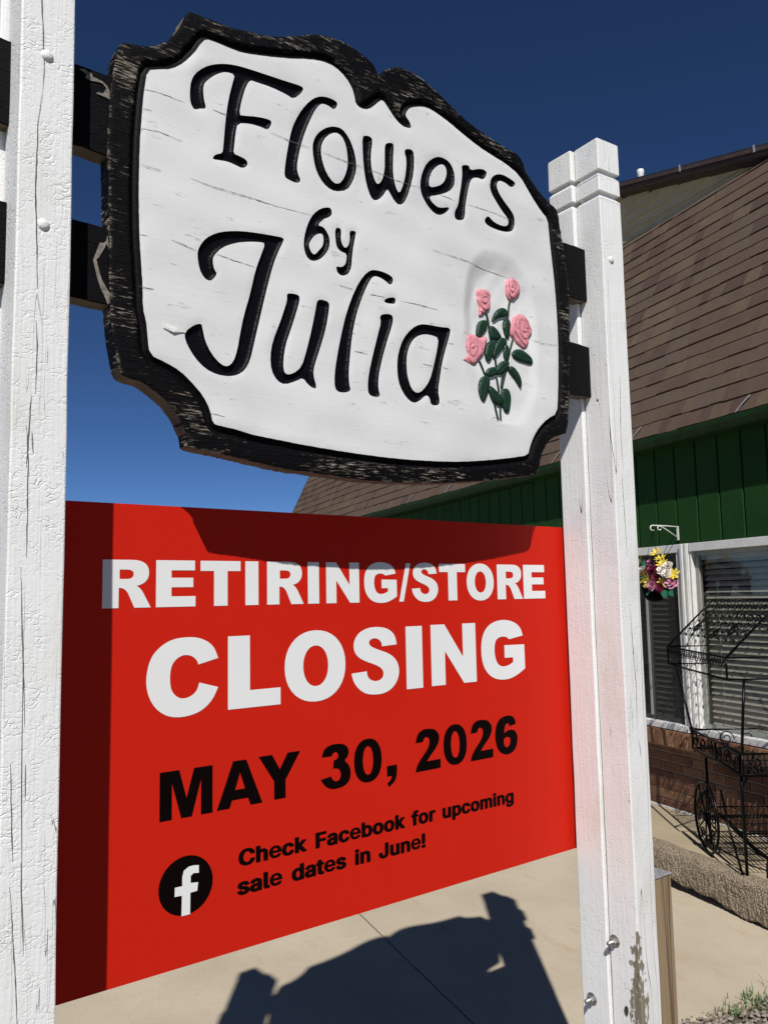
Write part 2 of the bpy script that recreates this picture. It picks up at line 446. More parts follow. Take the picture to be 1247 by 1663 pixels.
# outlines measured on the sign plane (x along the sign, z up), in metres
TR = {"outer":[[0.15,2.7862],[0.1701,2.7924],[0.1948,2.7975],[0.2198,2.8096],[0.241,2.8285],[0.2582,2.8512],[0.269,2.878],[0.28,2.9016],[0.2866,2.9104],[0.3069,2.9126],[0.3298,2.9135],[0.3626,2.9149],[0.3961,2.9192],[0.4279,2.9267],[0.4292,2.9249],[0.4644,2.9341],[0.5163,2.9522],[0.5702,2.9824],[0.6148,2.9989],[0.6548,3.0046],[0.6958,3.0011],[0.7316,2.9925],[0.7527,2.9827],[0.7628,2.9657],[0.7692,2.9499],[0.7752,2.9696],[0.7932,2.9883],[0.8255,3.0064],[0.8581,3.0112],[0.9043,3.0048],[0.9516,2.9899],[0.993,2.9718],[1.0352,2.9534],[1.0787,2.9403],[1.1309,2.9296],[1.1903,2.9204],[1.2388,2.919],[1.2584,2.9045],[1.2693,2.8782],[1.2929,2.8556],[1.3251,2.8322],[1.3582,2.8146],[1.388,2.8049],[1.3984,2.7895],[1.4024,2.7539],[1.4156,2.6843],[1.4244,2.6137],[1.4294,2.5544],[1.4272,2.4939],[1.4237,2.4274],[1.4119,2.2738],[1.3986,2.1642],[1.3706,2.1572],[1.3338,2.1452],[1.3028,2.1179],[1.2865,2.0885],[1.276,2.0559],[1.2636,2.0392],[1.2027,2.0291],[1.1161,2.0154],[1.0338,2.0048],[0.9555,1.9958],[0.8809,1.9901],[0.8097,1.9868],[0.7417,1.9841],[0.6766,1.9848],[0.6143,1.9885],[0.5545,1.991],[0.4971,1.993],[0.3947,2.0066],[0.3452,2.0125],[0.3104,2.0161],[0.2899,2.0182],[0.2868,2.0372],[0.2782,2.0604],[0.2634,2.0828],[0.2426,2.1042],[0.218,2.1207],[0.1939,2.1331],[0.1625,2.137],[0.1547,2.1467],[0.1466,2.1765],[0.1402,2.2221],[0.1358,2.2642],[0.1331,2.3186],[0.1324,2.3659],[0.1314,2.4324],[0.1297,2.4922],[0.1262,2.5477],[0.1279,2.6134],[0.1299,2.6676],[0.1332,2.7102],[0.1367,2.7408],[0.1423,2.7682]],"inner":[[0.2002,2.7513],[0.2203,2.7601],[0.2501,2.7732],[0.2761,2.7967],[0.2982,2.8279],[0.3117,2.8537],[0.3231,2.8675],[0.3439,2.8694],[0.3816,2.869],[0.4106,2.8716],[0.4377,2.8794],[0.4641,2.8864],[0.5158,2.9026],[0.5695,2.9228],[0.6083,2.9335],[0.6422,2.9335],[0.6707,2.9194],[0.6879,2.9006],[0.6963,2.8783],[0.6978,2.8646],[0.7137,2.8581],[0.7348,2.8643],[0.7534,2.8814],[0.766,2.8959],[0.7774,2.9032],[0.7908,2.8924],[0.8092,2.8728],[0.8279,2.861],[0.8439,2.8575],[0.8635,2.8611],[0.8606,2.8751],[0.8466,2.8861],[0.8483,2.8974],[0.8584,2.9118],[0.8818,2.9246],[0.9156,2.9353],[0.9496,2.9311],[0.9911,2.9209],[1.0405,2.9045],[1.0915,2.8905],[1.1364,2.8824],[1.1881,2.8758],[1.2437,2.8584],[1.2824,2.8167],[1.3221,2.7803],[1.3509,2.7643],[1.3541,2.717],[1.3611,2.6469],[1.3694,2.5714],[1.3726,2.4832],[1.3732,2.4244],[1.3705,2.3511],[1.3635,2.2672],[1.3559,2.2128],[1.3191,2.1962],[1.2824,2.1678],[1.2577,2.1373],[1.2419,2.1081],[1.2351,2.0878],[1.182,2.0772],[1.0962,2.0629],[0.995,2.0497],[0.8999,2.0434],[0.7898,2.0397],[0.666,2.042],[0.5517,2.0473],[0.4802,2.0527],[0.4222,2.057],[0.3948,2.0631],[0.354,2.0669],[0.3398,2.0695],[0.334,2.0956],[0.3186,2.1225],[0.2969,2.1441],[0.2713,2.1647],[0.242,2.1763],[0.2101,2.1863],[0.2057,2.2223],[0.2026,2.2537],[0.1963,2.2726],[0.1959,2.3127],[0.1913,2.3683],[0.1874,2.4273],[0.1856,2.5089],[0.1867,2.5922],[0.1901,2.6562],[0.1937,2.704]],"letters":{"F":[[[0.2972,2.7049],[0.29,2.7155],[0.2881,2.7361],[0.2905,2.762],[0.2987,2.7814],[0.3187,2.8037],[0.341,2.8188],[0.3637,2.829],[0.3867,2.8356],[0.4141,2.8397],[0.4624,2.8436],[0.5123,2.8475],[0.5509,2.8514],[0.5565,2.8468],[0.5507,2.8348],[0.5298,2.8125],[0.512,2.8172],[0.4745,2.8196],[0.438,2.817],[0.424,2.8165],[0.414,2.7984],[0.4041,2.7648],[0.3975,2.7291],[0.4099,2.7317],[0.4376,2.7397],[0.4618,2.7438],[0.4749,2.7435],[0.474,2.7337],[0.4658,2.7195],[0.4496,2.7206],[0.4217,2.7184],[0.3943,2.7095],[0.3897,2.6859],[0.3866,2.6556],[0.3846,2.6404],[0.3981,2.6393],[0.4136,2.6369],[0.4183,2.6293],[0.4136,2.6204],[0.4038,2.6144],[0.3904,2.6167],[0.3713,2.6187],[0.3525,2.6155],[0.3395,2.6131],[0.3388,2.6182],[0.3451,2.6257],[0.36,2.633],[0.3619,2.6474],[0.3668,2.7071],[0.3732,2.7534],[0.3828,2.7939],[0.3887,2.8147],[0.3675,2.8127],[0.3485,2.8009],[0.3299,2.7827],[0.3188,2.7675],[0.3171,2.7542],[0.319,2.7333],[0.3238,2.7189],[0.319,2.7136],[0.3117,2.712],[0.3045,2.7076]]],"l":[[[0.5054,2.6267],[0.5073,2.6538],[0.5152,2.6982],[0.524,2.7396],[0.5349,2.7666],[0.5503,2.7954],[0.5702,2.8224],[0.5903,2.8409],[0.6128,2.8501],[0.6356,2.8513],[0.648,2.847],[0.6422,2.8328],[0.6352,2.827],[0.6216,2.8313],[0.6058,2.8307],[0.5945,2.8214],[0.5809,2.7986],[0.5628,2.7569],[0.5517,2.7258],[0.5427,2.6919],[0.5368,2.6593],[0.5401,2.6431],[0.5464,2.6335],[0.5433,2.6257],[0.5335,2.6219],[0.5187,2.6232]]],"o":[[[0.5776,2.7111],[0.58,2.7334],[0.5914,2.755],[0.6117,2.7747],[0.6346,2.787],[0.6576,2.7898],[0.676,2.7759],[0.6897,2.7521],[0.6963,2.7258],[0.6968,2.7016],[0.6858,2.67],[0.669,2.645],[0.6367,2.6322],[0.6142,2.6366],[0.5966,2.6508],[0.5837,2.6741]],[[0.6022,2.735],[0.616,2.7574],[0.639,2.7745],[0.6573,2.7715],[0.6686,2.7532],[0.6728,2.7263],[0.6724,2.702],[0.6625,2.6729],[0.6484,2.6539],[0.6324,2.6519],[0.6147,2.6681],[0.6038,2.6922],[0.5997,2.7144]]],"w":[[[0.7152,2.7884],[0.7243,2.7956],[0.7394,2.7976],[0.7453,2.7909],[0.7383,2.7503],[0.7406,2.7155],[0.7491,2.6927],[0.758,2.6853],[0.7706,2.6993],[0.7792,2.7276],[0.7801,2.7639],[0.7808,2.7899],[0.7884,2.7987],[0.8042,2.804],[0.8085,2.7992],[0.805,2.7616],[0.804,2.725],[0.8108,2.696],[0.8217,2.6811],[0.8352,2.7085],[0.8438,2.7425],[0.8467,2.7749],[0.8402,2.7939],[0.8455,2.8025],[0.8651,2.8074],[0.8713,2.7961],[0.8686,2.7502],[0.8556,2.7042],[0.8384,2.6652],[0.8209,2.6525],[0.8067,2.6587],[0.7916,2.6774],[0.7855,2.6833],[0.7696,2.6582],[0.7491,2.6422],[0.7361,2.6485],[0.7247,2.6753],[0.7183,2.7085],[0.7156,2.748]]],"e":[[[0.8878,2.7277],[0.8938,2.7546],[0.9106,2.7879],[0.9398,2.8128],[0.9616,2.819],[0.9869,2.8151],[1.001,2.7965],[1.0038,2.7743],[0.9993,2.7528],[0.9802,2.7328],[0.9435,2.7135],[0.9155,2.7031],[0.9232,2.6908],[0.9424,2.6828],[0.9568,2.6849],[0.9806,2.6936],[0.9815,2.6876],[0.9672,2.6737],[0.9488,2.663],[0.9311,2.6637],[0.9104,2.676],[0.8954,2.6939],[0.8889,2.7086]],[[0.9162,2.7447],[0.9259,2.7702],[0.9462,2.7921],[0.9646,2.8016],[0.9752,2.7941],[0.9764,2.7773],[0.9665,2.7543],[0.9479,2.7388],[0.9173,2.726]]],"r":[[[1.028,2.8195],[1.0548,2.8274],[1.0581,2.8143],[1.0896,2.8286],[1.1094,2.8327],[1.1202,2.8262],[1.1061,2.8025],[1.0807,2.8022],[1.063,2.7938],[1.0527,2.7746],[1.0437,2.7399],[1.0369,2.7118],[1.0347,2.6852],[1.0278,2.6718],[1.0052,2.6663],[0.9982,2.6737],[1.0006,2.6887],[1.0124,2.7078],[1.0171,2.7321],[1.026,2.7694],[1.0302,2.7998]]],"s":[[[1.2254,2.8327],[1.2228,2.8227],[1.2076,2.8121],[1.1893,2.8188],[1.1689,2.8202],[1.1564,2.8133],[1.1525,2.7986],[1.163,2.7807],[1.1825,2.7637],[1.2024,2.7497],[1.2162,2.7353],[1.2172,2.7143],[1.2099,2.6942],[1.1929,2.6837],[1.1621,2.6786],[1.1262,2.6794],[1.1067,2.6845],[1.1041,2.6956],[1.1189,2.7099],[1.1311,2.7],[1.1548,2.6945],[1.1833,2.6968],[1.1941,2.7081],[1.1907,2.7222],[1.169,2.7373],[1.1497,2.7558],[1.1325,2.7747],[1.1273,2.7911],[1.1324,2.815],[1.1492,2.8313],[1.1739,2.8399],[1.1985,2.8383]]],"b":[[[0.6185,2.591],[0.6259,2.5889],[0.6276,2.5765],[0.62,2.568],[0.6034,2.5587],[0.5887,2.5404],[0.6032,2.5421],[0.6158,2.5301],[0.6211,2.5155],[0.619,2.4975],[0.6096,2.4809],[0.5948,2.4647],[0.5768,2.4556],[0.5627,2.4584],[0.5541,2.4734],[0.5525,2.4948],[0.557,2.5178],[0.5654,2.542],[0.5782,2.5644],[0.5983,2.5828]],[[0.5848,2.5195],[0.6011,2.5256],[0.6046,2.5145],[0.6026,2.4981],[0.5915,2.4843],[0.5806,2.4712],[0.5717,2.4747],[0.5648,2.4901],[0.5721,2.5045]]],"y":[[[0.6353,2.5474],[0.6495,2.5512],[0.652,2.5428],[0.6502,2.5262],[0.6545,2.5128],[0.6619,2.5066],[0.6716,2.5155],[0.6757,2.5328],[0.6741,2.5503],[0.6915,2.5555],[0.6921,2.5468],[0.685,2.5189],[0.6807,2.4918],[0.6782,2.4654],[0.6703,2.449],[0.6532,2.4397],[0.6403,2.4437],[0.6357,2.4586],[0.648,2.4599],[0.6574,2.4637],[0.6644,2.475],[0.6663,2.4948],[0.6505,2.4957],[0.6394,2.5026],[0.6359,2.5193]]],"J":[[[0.331,2.3562],[0.32,2.3608],[0.3104,2.3757],[0.3056,2.4035],[0.3088,2.4201],[0.3225,2.4421],[0.3448,2.4591],[0.3703,2.4701],[0.4051,2.4793],[0.4409,2.4843],[0.4776,2.4883],[0.5041,2.4903],[0.5009,2.4796],[0.4898,2.457],[0.4772,2.4258],[0.4615,2.3694],[0.4492,2.3201],[0.44,2.2829],[0.431,2.246],[0.422,2.2096],[0.4103,2.1878],[0.393,2.1746],[0.3731,2.1689],[0.348,2.169],[0.3233,2.1769],[0.3016,2.1952],[0.2856,2.218],[0.2796,2.2348],[0.2828,2.2456],[0.2987,2.2601],[0.3148,2.2671],[0.3176,2.2572],[0.3231,2.2323],[0.3369,2.2088],[0.3563,2.1911],[0.3717,2.1884],[0.3845,2.2009],[0.3931,2.2261],[0.3989,2.2591],[0.4077,2.301],[0.4225,2.35],[0.4345,2.4019],[0.4467,2.4352],[0.4584,2.4659],[0.4468,2.4664],[0.4169,2.4595],[0.3876,2.4493],[0.3589,2.4326],[0.3406,2.4107],[0.3387,2.3983],[0.3421,2.3831],[0.3491,2.3754],[0.3393,2.3613]]],"u":[[[0.5094,2.3686],[0.5205,2.3721],[0.5396,2.3723],[0.5417,2.3614],[0.5312,2.3281],[0.5165,2.2861],[0.5053,2.2563],[0.4998,2.2223],[0.5002,2.2003],[0.5079,2.1927],[0.5252,2.1987],[0.5444,2.2155],[0.5576,2.2542],[0.5712,2.3047],[0.5816,2.3496],[0.5852,2.369],[0.5952,2.3746],[0.617,2.3728],[0.6168,2.3567],[0.6077,2.3115],[0.5903,2.2597],[0.5767,2.2235],[0.5732,2.2032],[0.582,2.1763],[0.5761,2.1721],[0.56,2.1788],[0.5473,2.1923],[0.5313,2.183],[0.5031,2.1706],[0.4847,2.1761],[0.4711,2.1959],[0.4683,2.2253],[0.4745,2.2592],[0.4917,2.3009],[0.5044,2.3368],[0.5102,2.3548]]],"l2":[[[0.6286,2.1817],[0.628,2.2094],[0.6352,2.2508],[0.6471,2.3029],[0.6631,2.3596],[0.6868,2.4157],[0.7107,2.4534],[0.7327,2.4732],[0.7546,2.4767],[0.7788,2.4756],[0.797,2.4698],[0.7967,2.458],[0.7883,2.4484],[0.7743,2.4563],[0.7543,2.4617],[0.7383,2.4591],[0.7241,2.4385],[0.7057,2.4004],[0.6895,2.3585],[0.6772,2.3083],[0.6706,2.2598],[0.6661,2.2214],[0.6675,2.1935],[0.6718,2.1816],[0.656,2.1747],[0.6376,2.1737]]],"i":[[[0.7561,2.37],[0.7723,2.3772],[0.7926,2.3789],[0.7955,2.3662],[0.7876,2.3416],[0.7746,2.3097],[0.7595,2.2648],[0.7487,2.2244],[0.748,2.1954],[0.7535,2.1801],[0.7397,2.1757],[0.7203,2.1788],[0.7177,2.1975],[0.7214,2.2267],[0.7341,2.2735],[0.7511,2.3283],[0.7589,2.3526]]],"dot":[[[0.769,2.4088],[0.7814,2.4174],[0.804,2.4228],[0.8024,2.4068],[0.7892,2.4041],[0.7729,2.403]]],"a":[[[0.8039,2.2654],[0.8087,2.2926],[0.8242,2.3284],[0.8501,2.3566],[0.8762,2.3723],[0.9023,2.3759],[0.9421,2.3772],[0.9748,2.3816],[0.9709,2.3617],[0.9559,2.3243],[0.9434,2.2878],[0.9355,2.2523],[0.9276,2.2172],[0.9333,2.1908],[0.9264,2.1804],[0.9045,2.1787],[0.9007,2.1966],[0.8901,2.2019],[0.866,2.182],[0.849,2.1765],[0.8285,2.187],[0.8106,2.2107],[0.8043,2.236]],[[0.8335,2.2901],[0.8448,2.3187],[0.8623,2.3386],[0.8884,2.3501],[0.9146,2.3515],[0.9344,2.3482],[0.929,2.3197],[0.9165,2.2767],[0.9021,2.2372],[0.8797,2.2105],[0.8624,2.2015],[0.8458,2.2091],[0.8341,2.2372],[0.8319,2.2633]]]},"roses":[[[1.0747,2.4999],[1.0827,2.505],[1.104,2.5092],[1.1172,2.5072],[1.1221,2.4983],[1.1214,2.4824],[1.1222,2.4707],[1.1176,2.458],[1.1066,2.4499],[1.0957,2.4428],[1.0809,2.4321],[1.0802,2.4465],[1.082,2.4586],[1.0773,2.4693],[1.0737,2.4763],[1.0766,2.4847],[1.0738,2.4919]],[[1.1858,2.5483],[1.1918,2.5557],[1.2076,2.5643],[1.2187,2.5618],[1.2269,2.5554],[1.2351,2.5491],[1.2375,2.5394],[1.2339,2.5263],[1.2219,2.5136],[1.2073,2.5034],[1.1974,2.5013],[1.1893,2.5067],[1.1842,2.5156],[1.184,2.5277],[1.1835,2.5397]],[[1.1924,2.431],[1.2015,2.4448],[1.2048,2.4555],[1.2194,2.4654],[1.2337,2.4683],[1.2506,2.4645],[1.2616,2.4544],[1.2668,2.4431],[1.2749,2.4324],[1.2713,2.4215],[1.2591,2.4091],[1.2601,2.4011],[1.2551,2.3881],[1.24,2.3734],[1.2289,2.3775],[1.2151,2.3831],[1.207,2.3897],[1.2019,2.3988],[1.1909,2.4008],[1.1873,2.4121],[1.1892,2.4224]],[[1.0228,2.3589],[1.0284,2.3732],[1.0412,2.3774],[1.0592,2.3788],[1.0693,2.3739],[1.0877,2.3791],[1.1008,2.3805],[1.1003,2.3688],[1.0919,2.3557],[1.0871,2.3375],[1.0775,2.3244],[1.0641,2.3146],[1.0559,2.3018],[1.038,2.2989],[1.0155,2.3029],[1.007,2.3071],[1.016,2.3143],[1.0289,2.324],[1.0242,2.3326],[1.0209,2.3434]]],"leaves":[[[1.0734,2.4103],[1.0843,2.4211],[1.1001,2.4232],[1.1051,2.4164],[1.0992,2.4036],[1.0881,2.3899],[1.0757,2.3741],[1.0682,2.3804],[1.0688,2.394]],[[1.13,2.4369],[1.1389,2.4544],[1.153,2.4671],[1.1668,2.4709],[1.1777,2.4681],[1.1829,2.4612],[1.1741,2.4515],[1.1547,2.4456],[1.138,2.4364],[1.1311,2.4312]],[[1.1707,2.4388],[1.182,2.444],[1.1885,2.4363],[1.1894,2.4265],[1.1859,2.4118],[1.1838,2.3975],[1.174,2.3937],[1.1692,2.4067],[1.1659,2.424]],[[1.1155,2.4125],[1.1289,2.413],[1.1419,2.4057],[1.1547,2.3903],[1.1463,2.3848],[1.13,2.3799],[1.1169,2.3854],[1.1135,2.3984]],[[1.0999,2.359],[1.1109,2.3707],[1.1243,2.3731],[1.1292,2.3622],[1.1174,2.3388],[1.1088,2.3238],[1.0994,2.3203],[1.0948,2.335],[1.0954,2.3467]],[[1.1292,2.3642],[1.1435,2.3824],[1.1601,2.3883],[1.1681,2.3848],[1.1591,2.3674],[1.139,2.3443],[1.1252,2.3342],[1.1201,2.3392]],[[1.194,2.3536],[1.2086,2.366],[1.2284,2.3684],[1.2507,2.361],[1.2646,2.3512],[1.2652,2.3371],[1.2438,2.3377],[1.2212,2.3381],[1.1991,2.3445]],[[1.1632,2.3681],[1.173,2.3738],[1.1806,2.3612],[1.1782,2.341],[1.1708,2.3299],[1.163,2.3365],[1.161,2.352]],[[1.0912,2.2829],[1.0997,2.2977],[1.1158,2.304],[1.1278,2.304],[1.1312,2.2929],[1.1147,2.2807],[1.0988,2.2783]],[[1.1287,2.2964],[1.1403,2.3157],[1.1571,2.3272],[1.1735,2.3289],[1.1758,2.3194],[1.1669,2.3062],[1.1473,2.2914],[1.1337,2.2894]],[[1.0695,2.2606],[1.0777,2.2713],[1.0935,2.2756],[1.1009,2.2671],[1.1003,2.2536],[1.0916,2.2332],[1.0803,2.2127],[1.0715,2.2172],[1.0658,2.2335],[1.0659,2.2486]],[[1.0999,2.2439],[1.1055,2.2524],[1.1159,2.2481],[1.1313,2.2387],[1.1469,2.2292],[1.1505,2.22],[1.138,2.2106],[1.1221,2.2124],[1.1094,2.2222]],[[1.1478,2.2467],[1.1616,2.2535],[1.1722,2.2482],[1.1769,2.2332],[1.1748,2.2173],[1.1683,2.197],[1.1561,2.1955],[1.1487,2.21],[1.1456,2.229]],[[1.1752,2.3075],[1.1839,2.3167],[1.1975,2.3129],[1.2108,2.3011],[1.2184,2.2863],[1.2174,2.2663],[1.2068,2.2767],[1.1963,2.289],[1.1857,2.2973]]],"stems":[[[1.1064,2.4459],[1.1126,2.4178],[1.1142,2.3947],[1.1164,2.3736],[1.128,2.3386],[1.1316,2.3007]],[[1.1972,2.4983],[1.1908,2.4808],[1.1868,2.4559],[1.1817,2.437]],[[1.1988,2.3922],[1.1879,2.3684],[1.1813,2.3475],[1.1706,2.326],[1.1669,2.3062],[1.1562,2.2811],[1.1481,2.2526],[1.1408,2.2129],[1.1361,2.1709]],[[1.0718,2.3139],[1.0814,2.2963],[1.0873,2.2819]],[[1.1293,2.2809],[1.1336,2.2583],[1.1369,2.2433]],[[1.1183,2.2157],[1.1225,2.1913],[1.1267,2.1698]],[[1.1736,2.3857],[1.1694,2.3553],[1.1651,2.3251],[1.1527,2.2922],[1.1455,2.2561]]],"cracks":[[[0.1911,2.7083],[0.2283,2.7122],[0.2769,2.711]],[[0.3369,2.7184],[0.3714,2.7175]],[[0.2882,2.5576],[0.3372,2.5544],[0.3783,2.5549],[0.4278,2.556],[0.4865,2.5539],[0.5762,2.5596]],[[0.4726,2.7161],[0.5182,2.7121],[0.5733,2.7134]],[[0.6025,2.7144],[0.6642,2.7124],[0.7161,2.7141]],[[0.7338,2.7152],[0.8159,2.7116],[0.8868,2.7158]],[[0.9465,2.7176],[1.0041,2.715]],[[1.0423,2.7178],[1.1348,2.7222],[1.2132,2.72]],[[0.9174,2.5675],[0.9984,2.5669],[1.1053,2.5632],[1.2004,2.5618]],[[1.2774,2.4047],[1.3064,2.3996],[1.3666,2.405]],[[0.6423,2.4166],[0.6808,2.415]],[[0.7272,2.4135],[0.7697,2.4152]],[[0.8134,2.4155],[0.8736,2.419],[0.9361,2.4179]],[[0.1904,2.5535],[0.2296,2.5547]],[[0.2165,2.632],[0.2415,2.6304],[0.2722,2.6293]],[[0.1883,2.3139],[0.2171,2.3142]],[[0.2507,2.4212],[0.3045,2.4123]],[[0.3442,2.4157],[0.3921,2.4106],[0.4344,2.4088]],[[0.1859,2.4155],[0.2039,2.4153]],[[0.3316,2.0893],[0.366,2.086]],[[0.6814,2.2731],[0.7189,2.2724]],[[0.8806,2.2754],[0.9134,2.2746]],[[0.943,2.2777],[0.9629,2.2747]],[[0.1915,2.6683],[0.2087,2.6695]],[[0.1883,2.6272],[0.2215,2.6299]]],"r1":[[0.1743,0.2709],[0.2816,0.3664],[0.3774,0.4697],[0.481,0.5128],[0.5341,0.6273],[0.6387,0.669],[0.6884,0.7818],[0.7963,0.895],[0.9014,0.9389],[0.942,1.0284],[1.0332,1.1237],[1.1281,1.2274],[1.2403,1.3388],[1.3427,1.4305]],"r2":[[0.2633,0.4176],[0.4399,0.5661],[0.5768,0.7388],[0.7555,0.8964],[0.9191,0.9714],[0.9996,1.1539],[1.1731,1.3371]],"r3":[[0.2926,0.4054],[0.4149,0.5203],[0.5117,0.6147],[0.6675,0.749],[0.7589,0.8387],[0.8535,0.884],[0.9408,1.0224],[1.0327,1.1121],[1.1239,1.2057],[1.2143,1.2977]],"f":[[0.3756,1.2004],[0.3757,1.1857],[0.3638,1.1872],[0.3583,1.1828],[0.3583,1.1697],[0.3743,1.1678],[0.3723,1.1517],[0.3577,1.1512],[0.3573,1.1105],[0.3391,1.1108],[0.3399,1.1496],[0.3247,1.1503],[0.3252,1.1676],[0.3405,1.1674],[0.3404,1.1844],[0.3437,1.196],[0.354,1.2017],[0.3644,1.2021]]}
